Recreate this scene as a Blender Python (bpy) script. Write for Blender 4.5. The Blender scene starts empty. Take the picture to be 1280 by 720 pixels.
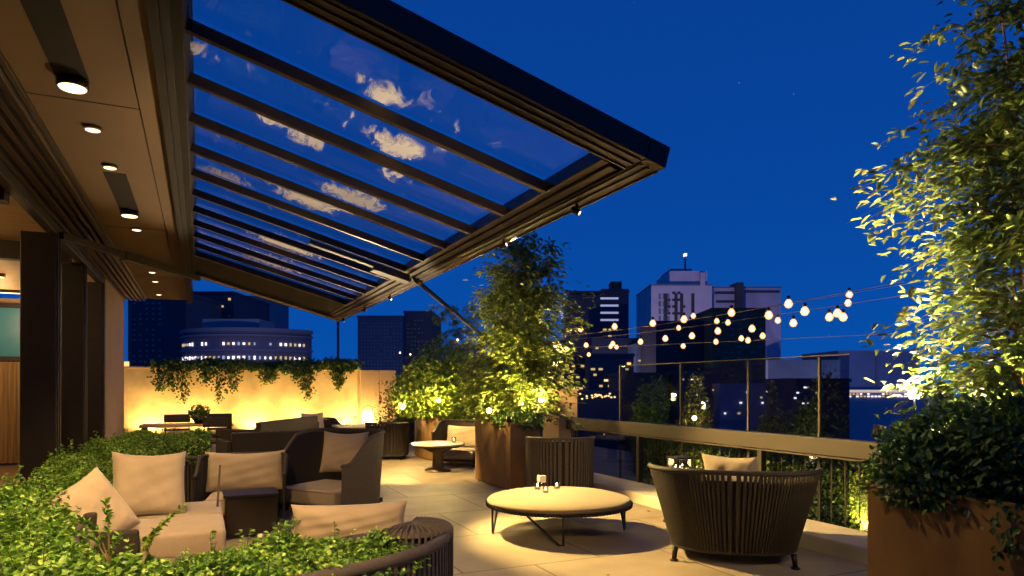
import bpy, bmesh, math, random
import numpy as np
from mathutils import Vector, Matrix

# ------------------------------------------------------------------ camera, world, exposure
scn = bpy.context.scene
COL = scn.collection
F, HOR, VPX, EYE = 850.0, 484.0, 250.0, 1.4
TH = math.atan((640 - VPX) / F)
CT, ST = math.cos(TH), math.sin(TH)
R = math.radians

cam_d = bpy.data.cameras.new('camera')
cam = bpy.data.objects.new('camera', cam_d)
COL.objects.link(cam)
cam.location = (0, 0, EYE)
cam.rotation_euler = (R(90), 0, -TH)
cam_d.sensor_width = 36
cam_d.lens = 36 * F / 1280
cam_d.shift_y = (HOR - 360) / 1280
cam_d.clip_start = 0.05
cam_d.clip_end = 5000
scn.camera = cam

scn.view_settings.view_transform = 'Standard'
scn.view_settings.look = 'None'
scn.view_settings.exposure = 0.0
scn.view_settings.gamma = 1.0
scn.render.engine = 'CYCLES'
cy = scn.cycles
cy.use_denoising = True
try: cy.denoiser = 'OPENIMAGEDENOISE'
except Exception: pass
cy.max_bounces = 7
cy.diffuse_bounces = 3
cy.glossy_bounces = 3
cy.transmission_bounces = 5
cy.transparent_max_bounces = 10
cy.sample_clamp_indirect = 3.0
cy.caustics_reflective = False
cy.caustics_refractive = False
cy.use_light_tree = True

W = bpy.data.worlds.new('World'); scn.world = W; W.use_nodes = True
nt = W.node_tree; nt.nodes.clear()
def wn(t, **k):
    n = nt.nodes.new(t)
    for a, b in k.items(): setattr(n, a, b)
    return n
out = wn('ShaderNodeOutputWorld'); bg = wn('ShaderNodeBackground')
sky = wn('ShaderNodeTexSky', sky_type='NISHITA', sun_disc=False)
sky.sun_elevation = R(-3.5); sky.sun_rotation = R(200)
tc = wn('ShaderNodeTexCoord'); sp = wn('ShaderNodeSeparateXYZ')
ramp = wn('ShaderNodeValToRGB')
ramp.color_ramp.elements[0].position = 0.0; ramp.color_ramp.elements[0].color = (0.002, 0.080, 0.40, 1)
ramp.color_ramp.elements[1].position = 0.75; ramp.color_ramp.elements[1].color = (0.001, 0.040, 0.245, 1)
e = ramp.color_ramp.elements.new(0.28); e.color = (0.001, 0.057, 0.33, 1)
mul = wn('ShaderNodeMix', data_type='RGBA', blend_type='ADD'); mul.inputs[0].default_value = 0.03
nt.links.new(tc.outputs['Generated'], sp.inputs[0]); nt.links.new(sp.outputs[2], ramp.inputs[0])
nt.links.new(ramp.outputs[0], mul.inputs[6]); nt.links.new(sky.outputs[0], mul.inputs[7])
# a few faint stars
vor = wn('ShaderNodeTexVoronoi'); vor.inputs['Scale'].default_value = 38
lt = wn('ShaderNodeMath', operation='LESS_THAN'); lt.inputs[1].default_value = 0.028
nt.links.new(tc.outputs['Generated'], vor.inputs['Vector']); nt.links.new(vor.outputs['Distance'], lt.inputs[0])
gt = wn('ShaderNodeMath', operation='GREATER_THAN'); gt.inputs[1].default_value = 0.72
s2 = wn('ShaderNodeSeparateColor'); nt.links.new(vor.outputs['Color'], s2.inputs[0]); nt.links.new(s2.outputs[0], gt.inputs[0])
m1 = wn('ShaderNodeMath', operation='MULTIPLY'); nt.links.new(lt.outputs[0], m1.inputs[0]); nt.links.new(gt.outputs[0], m1.inputs[1])
m2 = wn('ShaderNodeMath', operation='MULTIPLY'); m2.inputs[1].default_value = 0.10; nt.links.new(m1.outputs[0], m2.inputs[0])
add = wn('ShaderNodeMix', data_type='RGBA', blend_type='ADD'); add.inputs[0].default_value = 1
nt.links.new(mul.outputs[2], add.inputs[6]); nt.links.new(m2.outputs[0], add.inputs[7])
nt.links.new(add.outputs[2], bg.inputs[0]); bg.inputs[1].default_value = 1.0
nt.links.new(bg.outputs[0], out.inputs[0])

# ------------------------------------------------------------------ helpers
rnd = random.Random(7)
rng = np.random.default_rng(11)

def ray(px, py):
    r = (px - 640) / F; u = (HOR - py) / F
    return (ST + r * CT, CT - r * ST, u)
def atz(px, py, z):
    d = ray(px, py); t = (z - EYE) / d[2]; return Vector((d[0]*t, d[1]*t, z))
def aty(px, py, y):
    d = ray(px, py); t = y / d[1]; return Vector((d[0]*t, y, EYE + d[2]*t))
def atx(px, py, x):
    d = ray(px, py); t = x / d[0]; return Vector((x, d[1]*t, EYE + d[2]*t))
def atd(px, py, dep):
    r = (px - 640) / F; u = (HOR - py) / F
    return Vector((dep*(ST + r*CT), dep*(CT - r*ST), EYE + u*dep))

def tag(o, label=None, cat=None, group=None, kind=None):
    if label: o['label'] = label
    if cat: o['category'] = cat
    if group: o['group'] = group
    if kind: o['kind'] = kind
    return o
def thing(name, loc, label, cat, group=None, rz=0.0):
    o = bpy.data.objects.new(name, None); COL.objects.link(o)
    o.location = loc; o.rotation_euler = (0, 0, rz); o.empty_display_size = 0.1
    return tag(o, label, cat, group)

class MB:
    """collects shapes and builds ONE mesh object"""
    def __init__(s): s.v = []; s.f = []; s.sm = []
    def add(s, vs, fs, smooth=False):
        b = len(s.v); s.v += [tuple(v) for v in vs]
        s.f += [tuple(b + i for i in f) for f in fs]; s.sm += [smooth] * len(fs)
        return s
    def box(s, a, b, M=None):
        x0, y0, z0 = a; x1, y1, z1 = b
        vs = [Vector(p) for p in ((x0,y0,z0),(x1,y0,z0),(x1,y1,z0),(x0,y1,z0),(x0,y0,z1),(x1,y0,z1),(x1,y1,z1),(x0,y1,z1))]
        if M is not None: vs = [M @ v for v in vs]
        return s.add(vs, [(0,3,2,1),(4,5,6,7),(0,1,5,4),(1,2,6,5),(2,3,7,6),(3,0,4,7)])
    def tube(s, pts, r, n=8, caps=True, closed=False):
        pts = [Vector(p) for p in pts]; m = len(pts)
        rs = r if isinstance(r, (list, tuple)) else [r]*m
        vs = []; prev = None
        for i, p in enumerate(pts):
            if closed: t = pts[(i+1) % m] - pts[i-1]
            else: t = (pts[min(i+1, m-1)] - pts[max(i-1, 0)])
            if t.length < 1e-9: t = Vector((0,0,1))
            t.normalize()
            if prev is None:
                a = Vector((0,0,1)) if abs(t.z) < .9 else Vector((1,0,0))
            else: a = prev
            u = (a - t * a.dot(t)).normalized(); w = t.cross(u); prev = u
            for k in range(n):
                g = 2*math.pi*k/n
                vs.append(p + (u*math.cos(g) + w*math.sin(g)) * rs[i])
        fs = []
        for i in range(m if closed else m-1):
            j = (i+1) % m
            for k in range(n):
                l = (k+1) % n
                fs.append((i*n+k, i*n+l, j*n+l, j*n+k))
        if caps and not closed:
            fs.append(tuple(range(n-1, -1, -1))); fs.append(tuple((m-1)*n+k for k in range(n)))
        return s.add(vs, fs, n > 5)
    def lathe(s, prof, n=24, c=(0,0,0)):
        vs = []; m = len(prof)
        for r, z in prof:
            for k in range(n):
                g = 2*math.pi*k/n; vs.append((c[0]+r*math.cos(g), c[1]+r*math.sin(g), c[2]+z))
        fs = [(i*n+k, i*n+(k+1)%n, (i+1)*n+(k+1)%n, (i+1)*n+k) for i in range(m-1) for k in range(n)]
        fs.append(tuple(range(n-1,-1,-1))); fs.append(tuple((m-1)*n+k for k in range(n)))
        return s.add(vs, fs, True)
    def prism(s, poly, z0, z1):
        n = len(poly)
        vs = [(x,y,z0) for x,y in poly] + [(x,y,z1) for x,y in poly]
        return s.add(vs, [tuple(range(n-1,-1,-1)), tuple(range(n,2*n))] + [(i,(i+1)%n,n+(i+1)%n,n+i) for i in range(n)])
    def build(s, name, mat, parent=None, bevel=0.0, seg=2, smooth=None):
        me = bpy.data.meshes.new(name); me.from_pydata(s.v, [], s.f)
        me.polygons.foreach_set('use_smooth', s.sm if smooth is None else [smooth]*len(s.f))
        me.materials.append(mat); me.update()
        o = bpy.data.objects.new(name, me); COL.objects.link(o)
        if parent: o.parent = parent
        if bevel > 0:
            b = o.modifiers.new('bevel', 'BEVEL'); b.width = bevel; b.segments = seg; b.limit_method = 'ANGLE'
            b.harden_normals = False
        return o

def npmesh(name, V, Fq, mat, parent=None, smooth=False):
    me = bpy.data.meshes.new(name)
    k = Fq.shape[1]; nv = len(V); nf = len(Fq)
    me.vertices.add(nv); me.vertices.foreach_set('co', np.ascontiguousarray(V, dtype=np.float32).ravel())
    me.loops.add(nf*k); me.loops.foreach_set('vertex_index', np.ascontiguousarray(Fq, dtype=np.int32).ravel())
    me.polygons.add(nf); me.polygons.foreach_set('loop_start', np.arange(0, nf*k, k, dtype=np.int32))
    me.polygons.foreach_set('loop_total', np.full(nf, k, dtype=np.int32))
    me.materials.append(mat)
    me.update(calc_edges=True)
    o = bpy.data.objects.new(name, me); COL.objects.link(o)
    if parent: o.parent = parent
    return o

LEAF = np.array([(0,0,0),(.32,.5,.10),(.72,.36,.06),(1,0,-.10),(.72,-.36,.06),(.32,-.5,.10)])
def leaves(name, P, D, N, L, asp, mat, parent=None, jitter=0.5):
    """P points, D directions, N normals (n,3); L lengths"""
    n = len(P)
    D = D + rng.normal(0, jitter, (n,3)); D /= np.linalg.norm(D, axis=1)[:,None] + 1e-9
    N = N + rng.normal(0, jitter, (n,3)); N -= D * (N*D).sum(1)[:,None]; N /= np.linalg.norm(N, axis=1)[:,None] + 1e-9
    S = np.cross(N, D)
    L = np.asarray(L).reshape(-1,1) * np.ones((n,1))
    V = np.empty((n,6,3))
    for i, (a,b,c) in enumerate(LEAF):
        V[:,i,:] = P + D*(a*L) + S*(b*L*asp) + N*(c*L)
    base = (np.arange(n)*6)[:,None]
    Fq = np.concatenate([base + np.array([0,1,2,3]), base + np.array([0,3,4,5])], 0)
    return npmesh(name, V.reshape(-1,3), Fq, mat, parent)

# ------------------------------------------------------------------ materials
def mat(name, col, rough=0.6, metal=0.0, var=0.12, scale=8.0, bump=0.0, bscale=None, stretch=None, spec=0.5, coat=0.0, sheen=0.0):
    m = bpy.data.materials.new(name); m.use_nodes = True
    t = m.node_tree; p = t.nodes['Principled BSDF']
    p.inputs['Roughness'].default_value = rough; p.inputs['Metallic'].default_value = metal
    p.inputs['Specular IOR Level'].default_value = spec
    if coat: p.inputs['Coat Weight'].default_value = coat
    if sheen: p.inputs['Sheen Weight'].default_value = sheen
    co = t.nodes.new('ShaderNodeTexCoord'); mp = t.nodes.new('ShaderNodeMapping')
    if stretch: mp.inputs['Scale'].default_value = stretch
    t.links.new(co.outputs['Object'], mp.inputs[0])
    nz = t.nodes.new('ShaderNodeTexNoise'); nz.inputs['Scale'].default_value = scale; nz.inputs['Detail'].default_value = 6
    t.links.new(mp.outputs[0], nz.inputs[0])
    rp = t.nodes.new('ShaderNodeValToRGB')
    rp.color_ramp.elements[0].position = .3; rp.color_ramp.elements[1].position = .7
    rp.color_ramp.elements[0].color = tuple(c*(1-var) for c in col) + (1,)
    rp.color_ramp.elements[1].color = tuple(min(1, c*(1+var)) for c in col) + (1,)
    t.links.new(nz.outputs[0], rp.inputs[0]); t.links.new(rp.outputs[0], p.inputs['Base Color'])
    if bump:
        n2 = t.nodes.new('ShaderNodeTexNoise'); n2.inputs['Scale'].default_value = bscale or scale*6; n2.inputs['Detail'].default_value = 5
        t.links.new(mp.outputs[0], n2.inputs[0])
        bm = t.nodes.new('ShaderNodeBump'); bm.inputs['Strength'].default_value = bump; bm.inputs['Distance'].default_value = 0.01
        t.links.new(n2.outputs[0], bm.inputs['Height']); t.links.new(bm.outputs[0], p.inputs['Normal'])
    return m
def emit(name, col, strength):
    m = bpy.data.materials.new(name); m.use_nodes = True
    t = m.node_tree; t.nodes.clear()
    o = t.nodes.new('ShaderNodeOutputMaterial'); e = t.nodes.new('ShaderNodeEmission')
    e.inputs[0].default_value = (*col, 1); e.inputs[1].default_value = strength
    t.links.new(e.outputs[0], o.inputs[0]); return m
def leafmat(name, c0, c1, c2, rough=0.42, trans=0.35):
    m = bpy.data.materials.new(name); m.use_nodes = True
    t = m.node_tree; p = t.nodes['Principled BSDF']; o = t.nodes['Material Output']
    g = t.nodes.new('ShaderNodeNewGeometry'); rp = t.nodes.new('ShaderNodeValToRGB')
    rp.color_ramp.elements[0].color = (*c0, 1); rp.color_ramp.elements[1].color = (*c2, 1)
    e = rp.color_ramp.elements.new(.55); e.color = (*c1, 1)
    t.links.new(g.outputs['Random Per Island'], rp.inputs[0]); t.links.new(rp.outputs[0], p.inputs['Base Color'])
    p.inputs['Roughness'].default_value = rough
    tr = t.nodes.new('ShaderNodeBsdfTranslucent'); mx = t.nodes.new('ShaderNodeMixShader'); mx.inputs[0].default_value = trans
    t.links.new(rp.outputs[0], tr.inputs[0]); t.links.new(p.outputs[0], mx.inputs[1]); t.links.new(tr.outputs[0], mx.inputs[2])
    t.links.new(mx.outputs[0], o.inputs[0]); return m
def glassmat(name, tint, refl_boost=1.0, wav=0.0, ior=1.5, wscale=3.0, rough=0.0):
    m = bpy.data.materials.new(name); m.use_nodes = True
    t = m.node_tree; t.nodes.clear()
    o = t.nodes.new('ShaderNodeOutputMaterial'); mx = t.nodes.new('ShaderNodeMixShader')
    tr = t.nodes.new('ShaderNodeBsdfTransparent'); tr.inputs[0].default_value = (*tint, 1)
    gl = t.nodes.new('ShaderNodeBsdfGlossy'); gl.inputs['Roughness'].default_value = rough
    fr = t.nodes.new('ShaderNodeLayerWeight'); fr.inputs[0].default_value = .5
    pw = t.nodes.new('ShaderNodeMath'); pw.operation = 'POWER'; pw.inputs[1].default_value = 5.0
    mm = t.nodes.new('ShaderNodeMath'); mm.operation = 'MULTIPLY_ADD'; mm.inputs[1].default_value = .9; mm.inputs[2].default_value = .05*refl_boost; mm.use_clamp = True
    t.links.new(fr.outputs['Facing'], pw.inputs[0]); t.links.new(pw.outputs[0], mm.inputs[0]); t.links.new(mm.outputs[0], mx.inputs[0])
    if wav:
        co = t.nodes.new('ShaderNodeTexCoord'); nz = t.nodes.new('ShaderNodeTexNoise')
        nz.inputs['Scale'].default_value = wscale; nz.inputs['Detail'].default_value = 2
        bm = t.nodes.new('ShaderNodeBump'); bm.inputs['Strength'].default_value = 1.0; bm.inputs['Distance'].default_value = wav
        t.links.new(co.outputs['Object'], nz.inputs[0]); t.links.new(nz.outputs[0], bm.inputs['Height'])
        t.links.new(bm.outputs[0], gl.inputs['Normal'])
    t.links.new(tr.outputs[0], mx.inputs[1]); t.links.new(gl.outputs[0], mx.inputs[2]); t.links.new(mx.outputs[0], o.inputs[0])
    return m

M = {}
M['soffit'] = mat('soffit_paint', (.175,.10,.036), .75, var=.06, scale=1.2, bump=.05)
M['dark'] = mat('dark_bronze', (.020,.014,.009), .55, .1, var=.25, scale=10)
M['matte'] = mat('matte_black', (.012,.009,.007), .8, var=.2, spec=.2)
M['track'] = mat('bronze_track', (.06,.036,.018), .36, .6, var=.3, scale=14, stretch=(1,.15,1))
M['canopy'] = mat('canopy_aluminium', (.028,.018,.010), .36, .45, var=.2, scale=9, stretch=(1,1,1))
M['canopy_side'] = M['canopy']
M['wallstone'] = mat('sandstone_wall', (.52,.37,.18), .85, var=.30, scale=1.8, bump=.5, bscale=24)
M['render'] = mat('ochre_render', (.50,.34,.17), .8, var=.08, scale=3, bump=.15)
M['corten'] = mat('rust_brown_steel', (.24,.135,.045), .62, .1, var=.26, scale=3.0, bump=.10, bscale=30, stretch=(1.4,1.4,.8))
M['corten_trim'] = mat('dark_brown_steel', (.07,.045,.022), .5, .3, var=.2, scale=6)
M['kerb'] = mat('pale_stone_kerb', (.50,.44,.35), .8, var=.1, scale=5, bump=.2)
M['rail'] = mat('brown_metal_rail', (.038,.026,.017), .6, .1, var=.18, scale=6, stretch=(1,.2,1))
M['rope'] = mat('charcoal_rope', (.022,.016,.011), .7, var=.25, scale=60, bump=.4, bscale=300)
M['rope2'] = mat('grey_brown_rope', (.062,.05,.043), .7, var=.2, scale=50, bump=.4, bscale=300)
M['liner'] = mat('dark_woven_liner', (.022,.017,.013), .85, var=.2, scale=40, bump=.3)
M['fabric'] = mat('oatmeal_fabric', (.36,.285,.20), .9, var=.07, scale=5, bump=.55, bscale=11, sheen=.2)
M['fabric2'] = mat('taupe_fabric', (.285,.225,.165), .9, var=.07, scale=5, bump=.55, bscale=11, sheen=.2)
M['daybed'] = mat('khaki_daybed_fabric', (.17,.122,.06), .85, var=.05, scale=8, bump=.25, bscale=220, sheen=.2)
M['piping'] = mat('seam_piping', (.30,.22,.15), .9, var=.05)
M['blackmetal'] = mat('black_metal', (.015,.012,.010), .4, .6, var=.2)
M['stonetop'] = mat('pale_stone_top', (.55,.50,.36), .35, var=.08, scale=5)
M['ceramic'] = mat('cream_ceramic', (.60,.52,.42), .35, var=.05, coat=.3)
M['culm'] = mat('russet_bamboo_stem', (.26,.12,.05), .5, var=.3, scale=12)
M['culm2'] = mat('olive_stem', (.16,.12,.05), .55, var=.3, scale=12)
M['soil'] = mat('dark_soil', (.02,.016,.01), .95, var=.3, scale=30, bump=.6)
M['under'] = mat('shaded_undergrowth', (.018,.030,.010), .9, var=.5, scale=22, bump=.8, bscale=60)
M['curtain'] = mat('ochre_curtain', (.30,.2,.10), .9, var=.3, scale=3, stretch=(8,8,.3))
M['teal'] = mat('painted_sky_teal', (.02,.24,.42), .4, var=.15, scale=2)  # dusk sky in the window glass, painted into the base colour
M['intwood'] = mat('interior_wood', (.36,.23,.11), .6, var=.2, scale=3, stretch=(1,6,1))
M['white_lit'] = emit('lamp_face', (1, .74, .40), 3.2)
M['bulb'] = emit('string_bulb_glow', (1, .68, .33), 26)
M['bulb_small'] = emit('string_bulb_far', (1, .66, .32), 14)
def globemat():
    m = glassmat('bulb_globe', (1,.9,.75), 1.0); t = m.node_tree; o = [n for n in t.nodes if n.type == 'OUTPUT_MATERIAL'][0]; src = o.inputs[0].links[0].from_socket
    e = t.nodes.new('ShaderNodeEmission'); e.inputs[0].default_value = (1,.46,.12,1); e.inputs[1].default_value = 1.1
    ad = t.nodes.new('ShaderNodeAddShader'); t.links.new(src, ad.inputs[0]); t.links.new(e.outputs[0], ad.inputs[1]); t.links.new(ad.outputs[0], o.inputs[0]); return m
M['bulb_globe'] = globemat()
M['candle'] = emit('candle_flame', (1, .62, .22), 22)
M['uplens'] = emit('uplight_lens', (1, .80, .40), 25)
M['win_warm'] = emit('window_warm', (1, .55, .18), 1.6)
M['win_white'] = emit('window_white', (.85, .76, .78), 1.9)
M['win_dim'] = emit('window_dim', (.85, .62, .25), .75)
M['win_blue'] = emit('window_blue', (.40, .46, .8), .8)
M['street'] = emit('street_lamp_glow', (1, .62, .25), 1.6)
M['leaf_hedge'] = leafmat('hedge_leaf', (.04,.11,.012), (.13,.30,.03), (.36,.52,.09), .42, .3)
M['leaf_bamboo'] = leafmat('bamboo_leaf', (.06,.085,.012), (.16,.19,.03), (.34,.34,.07), .45, .4)
M['leaf_tree'] = leafmat('tree_leaf', (.05,.085,.012), (.13,.19,.025), (.26,.33,.05), .42, .42)
M['leaf_dark'] = leafmat('dark_leaf', (.025,.07,.014), (.055,.13,.025), (.12,.22,.04), .4, .25)
M['leaf_lime'] = leafmat('lime_leaf', (.07,.13,.012), (.17,.27,.02), (.33,.40,.05), .45, .4)
M['leaf_ivy'] = leafmat('ivy_leaf', (.03,.06,.010), (.07,.13,.018), (.16,.22,.035), .45, .35)
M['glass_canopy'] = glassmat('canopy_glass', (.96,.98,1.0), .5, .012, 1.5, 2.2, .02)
M['glass_fence'] = glassmat('screen_glass', (.80,.84,.90), 1.0, .0, 1.5)
M['glass_dark'] = glassmat('tinted_screen_glass', (.55,.62,.72), 1.0, .0, 1.5)
M['glass_clear'] = glassmat('clear_glass', (.85,.85,.85), 1.6, .0, 1.5)
def painted_reflections(m, centres):
    '''pale patches painted on the panes in place of terrace reflections'''
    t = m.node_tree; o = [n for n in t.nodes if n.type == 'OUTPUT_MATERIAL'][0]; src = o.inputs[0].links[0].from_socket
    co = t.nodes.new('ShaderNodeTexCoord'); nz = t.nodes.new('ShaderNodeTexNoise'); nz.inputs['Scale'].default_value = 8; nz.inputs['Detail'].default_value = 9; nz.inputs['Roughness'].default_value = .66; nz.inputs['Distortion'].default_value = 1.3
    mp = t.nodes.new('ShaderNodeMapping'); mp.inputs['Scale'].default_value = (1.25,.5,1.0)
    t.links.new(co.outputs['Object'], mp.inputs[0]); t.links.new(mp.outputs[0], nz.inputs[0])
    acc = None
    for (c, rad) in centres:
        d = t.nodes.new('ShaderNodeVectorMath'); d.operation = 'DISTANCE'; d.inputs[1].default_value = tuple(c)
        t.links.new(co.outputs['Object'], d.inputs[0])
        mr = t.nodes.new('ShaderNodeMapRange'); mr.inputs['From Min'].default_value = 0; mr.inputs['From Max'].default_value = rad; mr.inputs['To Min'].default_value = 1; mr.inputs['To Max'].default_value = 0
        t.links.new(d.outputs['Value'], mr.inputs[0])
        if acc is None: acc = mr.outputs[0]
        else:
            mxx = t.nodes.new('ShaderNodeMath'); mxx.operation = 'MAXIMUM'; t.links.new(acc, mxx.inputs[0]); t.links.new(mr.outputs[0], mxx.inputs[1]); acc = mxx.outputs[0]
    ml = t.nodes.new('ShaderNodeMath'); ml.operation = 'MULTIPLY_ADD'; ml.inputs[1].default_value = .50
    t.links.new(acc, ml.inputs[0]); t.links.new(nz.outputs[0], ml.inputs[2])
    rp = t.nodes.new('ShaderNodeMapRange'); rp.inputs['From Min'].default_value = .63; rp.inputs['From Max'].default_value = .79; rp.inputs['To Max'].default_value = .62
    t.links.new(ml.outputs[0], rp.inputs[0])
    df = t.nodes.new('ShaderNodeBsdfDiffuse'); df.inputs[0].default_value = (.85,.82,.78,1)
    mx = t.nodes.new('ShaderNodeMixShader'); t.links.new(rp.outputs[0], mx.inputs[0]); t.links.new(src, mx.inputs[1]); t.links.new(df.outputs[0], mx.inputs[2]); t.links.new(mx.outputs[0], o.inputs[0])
def citymat(n, c, r=.85): return mat(n, c, r, var=.10, scale=.08)

# floor: large stone pavers with thin joints
def floormat():
    m = mat('stone_paving', (.29,.235,.165), .55, var=.24, scale=1.3, bump=.12, bscale=40)
    t = m.node_tree; p = t.nodes['Principled BSDF']
    src = p.inputs['Base Color'].links[0].from_socket
    co = t.nodes.new('ShaderNodeTexCoord')
    br = t.nodes.new('ShaderNodeTexBrick'); br.offset = 0.5
    br.inputs['Scale'].default_value = 1.0; br.inputs['Brick Width'].default_value = 1.2; br.inputs['Row Height'].default_value = 1.2
    br.inputs['Mortar Size'].default_value = 0.010; br.inputs['Mortar Smooth'].default_value = .3
    br.inputs['Color1'].default_value = (1,1,1,1); br.inputs['Color2'].default_value = (.80,.80,.80,1); br.inputs['Mortar'].default_value = (.30,.27,.24,1)
    t.links.new(co.outputs['Object'], br.inputs[0])
    mx = t.nodes.new('ShaderNodeMix'); mx.data_type = 'RGBA'; mx.blend_type = 'MULTIPLY'; mx.inputs[0].default_value = 1
    t.links.new(src, mx.inputs[6]); t.links.new(br.outputs[0], mx.inputs[7]); t.links.new(mx.outputs[2], p.inputs['Base Color'])
    n = t.nodes.new('ShaderNodeTexNoise'); n.inputs['Scale'].default_value = 3; n.inputs['Detail'].default_value = 7
    mr = t.nodes.new('ShaderNodeMapRange'); mr.inputs['To Min'].default_value = .38; mr.inputs['To Max'].default_value = .72
    t.links.new(co.outputs['Object'], n.inputs[0]); t.links.new(n.outputs[0], mr.inputs[0]); t.links.new(mr.outputs[0], p.inputs['Roughness'])
    return m
M['floor'] = floormat()

WARM = (1, .62, .25); YEL = (1, .66, .20)
def spot(parent, loc, target, power, angle=70, blend=.5, col=WARM, size=.04):
    d = bpy.data.lights.new('lamp_light', 'SPOT'); d.energy = power; d.spot_size = R(angle); d.spot_blend = blend
    d.color = col; d.shadow_soft_size = size
    o = bpy.data.objects.new('lamp_light', d); COL.objects.link(o)
    v = Vector(target) - Vector(loc)
    o.rotation_euler = v.to_track_quat('-Z', 'Y').to_euler()
    if parent: o.parent = parent; o.location = Vector(loc) - Vector(parent.location)
    else: o.location = loc
    return o
def point(parent, loc, power, col=WARM, size=.04):
    d = bpy.data.lights.new('lamp_light', 'POINT'); d.energy = power; d.color = col; d.shadow_soft_size = size
    o = bpy.data.objects.new('lamp_light', d); COL.objects.link(o)
    if parent: o.parent = parent; o.location = Vector(loc) - Vector(parent.location)
    else: o.location = loc
    return o

# ------------------------------------------------------------------ setting: terrace
def S(name, mb, m, **k):
    o = mb.build(name, m, **k); o['kind'] = 'structure'; return o
S('terrace_floor', MB().box((-1.45,-6,-.25),(4.78,19.2,0)), M['floor'])
S('outer_ledge', MB().box((5.33,-6,-.6),(8.6,19.2,-.02)), mat('ledge_concrete', (.16,.15,.15), .85, var=.2, scale=2))
tag(MB().box((4.78,-6,-.25),(5.33,9.4,.13)).build('stone_kerb', M['kerb'], bevel=.012), 'long pale stone kerb along the foot of the brown handrail', 'kerb')
S('city_ground', MB().box((-1500,-300,-34),(2500,3500,-32)), mat('city_ground_asphalt', (.05,.05,.055), .9, var=.3, scale=.02))
# building under the terrace so it does not float
S('building_base', MB().box((-14,-6,-32),(8.5,19.2,-.6)), mat('lower_facade', (.2,.18,.16), .85))

# ---- back wall
bw = thing('garden_wall', (2,19,0), 'sandy stone wall closing the far end of the terrace, washed by uplights', 'wall')
def rel(o, p): o.location = -Vector(p.location); return o
rel(MB().box((-5,19,0),(4.05,19.35,1.86)).build('wall_face', M['wallstone'], bw), bw)
rel(MB().box((4.05,18.86,0),(4.56,19.4,1.88)).box((4.575,18.86,0),(5.05,19.4,1.88)).build('pier', M['render'], bw, bevel=.01), bw)
rel(MB().box((-5,18.95,1.86),(4.04,19.4,1.91)).build('coping', M['render'], bw, bevel=.008), bw)

# ---- building: soffit, tracks, fascia
bd = thing('restaurant_building', (-3,6,0), 'low brown restaurant building with flat soffit, folding track grooves and dark columns', 'building')
Y0, Y1 = -4, 13.9
rel(MB().box((-.86,Y0,3.0),(-.32,Y1,3.06)).box((-.312,Y0,3.0),(-.20,Y1,3.06)).build('soffit', M['soffit'], bd), bd)
for y in (1.1, 4.45, 7.8, 11.15): rel(MB().box((-.86,y,2.9975),(-.312,y+.008,3.003)).build('soffit_joint', M['dark'], bd), bd)
rel(MB().box((-9,Y0,3.07),(-.14,Y1-.01,3.5)).build('roof', M['dark'], bd), bd)
rel(MB().box((-.20,Y0,2.93),(-.155,Y1,3.12)).box((-.155,Y0,2.96),(-.115,Y1,3.16)).build('fascia', M['matte'], bd, bevel=.004), bd)
t_ = MB()
xs = [-.86,-.895,-.925,-.965,-.99,-1.03,-1.06,-1.10,-1.14,-1.19,-1.23]
for i in range(len(xs)-1):
    z0 = 2.985 if i % 2 == 0 else 2.945
    t_.box((xs[i+1]+.002,Y0,z0),(xs[i]-.002,Y1,3.05))
rel(t_.build('folding_track', M['track'], bd, bevel=.003), bd)
rel(MB().box((-1.235,Y0,3.02),(-.865,Y1-.02,3.064)).build('track_backing', M['dark'], bd), bd)
rel(MB().box((-1.32,Y0,2.86),(-1.236,Y1,3.05)).build('header_beam', M['dark'], bd, bevel=.006), bd)
rel(MB().box((-9,Y0,3.0),(-1.325,Y1,3.06)).build('interior_ceiling', M['intwood'], bd), bd)
cb = MB()
for y in (6.2, 9.0): cb.box((-8.9,y,2.80),(-1.33,y+.16,2.999))
rel(cb.build('ceiling_beam', M['dark'], bd, bevel=.005), bd)
# interior end wall (seen between the columns)
rel(MB().box((-9,14.9,0),(-1.55,15.1,3.0)).build('interior_wall', M['render'], bd), bd)
rel(MB().box((-9,14.80,1.95),(-1.6,14.89,2.82)).build('teal_window_band', M['teal'], bd), bd)
rel(MB().box((-9,14.76,1.86),(-1.6,14.899,1.948)).box((-9,14.78,2.822),(-1.6,14.899,2.9)).build('window_frame', M['dark'], bd, bevel=.004), bd)
cu = MB(); n = 260
vs = []
for i in range(n+1):
    x = -9 + 7.4*i/n; y = 14.72 + .05*math.sin(i*1.35) + .02*math.sin(i*.41)
    vs += [(x,y,.05),(x,y,1.85)]
cu.add(vs, [(2*i,2*i+2,2*i+3,2*i+1) for i in range(n)], True)
rel(cu.build('curtain', M['curtain'], bd), bd)
rel(MB().box((-9,Y0,-.02),(-1.46,14.7,.012)).build('interior_floor', mat('interior_floor_oak', (.28,.18,.09), .4, var=.2, scale=3, stretch=(6,1,1)), bd), bd)
rel(MB().box((-9.2,Y0,0),(-9.0,15.1,3.0)).build('interior_side_wall', M['render'], bd), bd)
rel(MB().box((-9,Y0-.2,0),(-1.3,Y0,3.06)).build('interior_rear_wall', M['render'], bd), bd)
def colbox(px0, px1, xr, xl, z1=2.94):
    """column whose right silhouette edge is the far corner (xr) at px1 and left silhouette the near-left corner at px0"""
    y1 = atx(px1, 400, xr)[1]; y0 = atx(px0, 400, xl)[1]
    return xl, y0, xr, y1, z1
cols = [(30,75,-1.24,-1.52),(85,108,-1.24,-1.46),(110,130,-1.24,-1.46)]
CY = []
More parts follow.
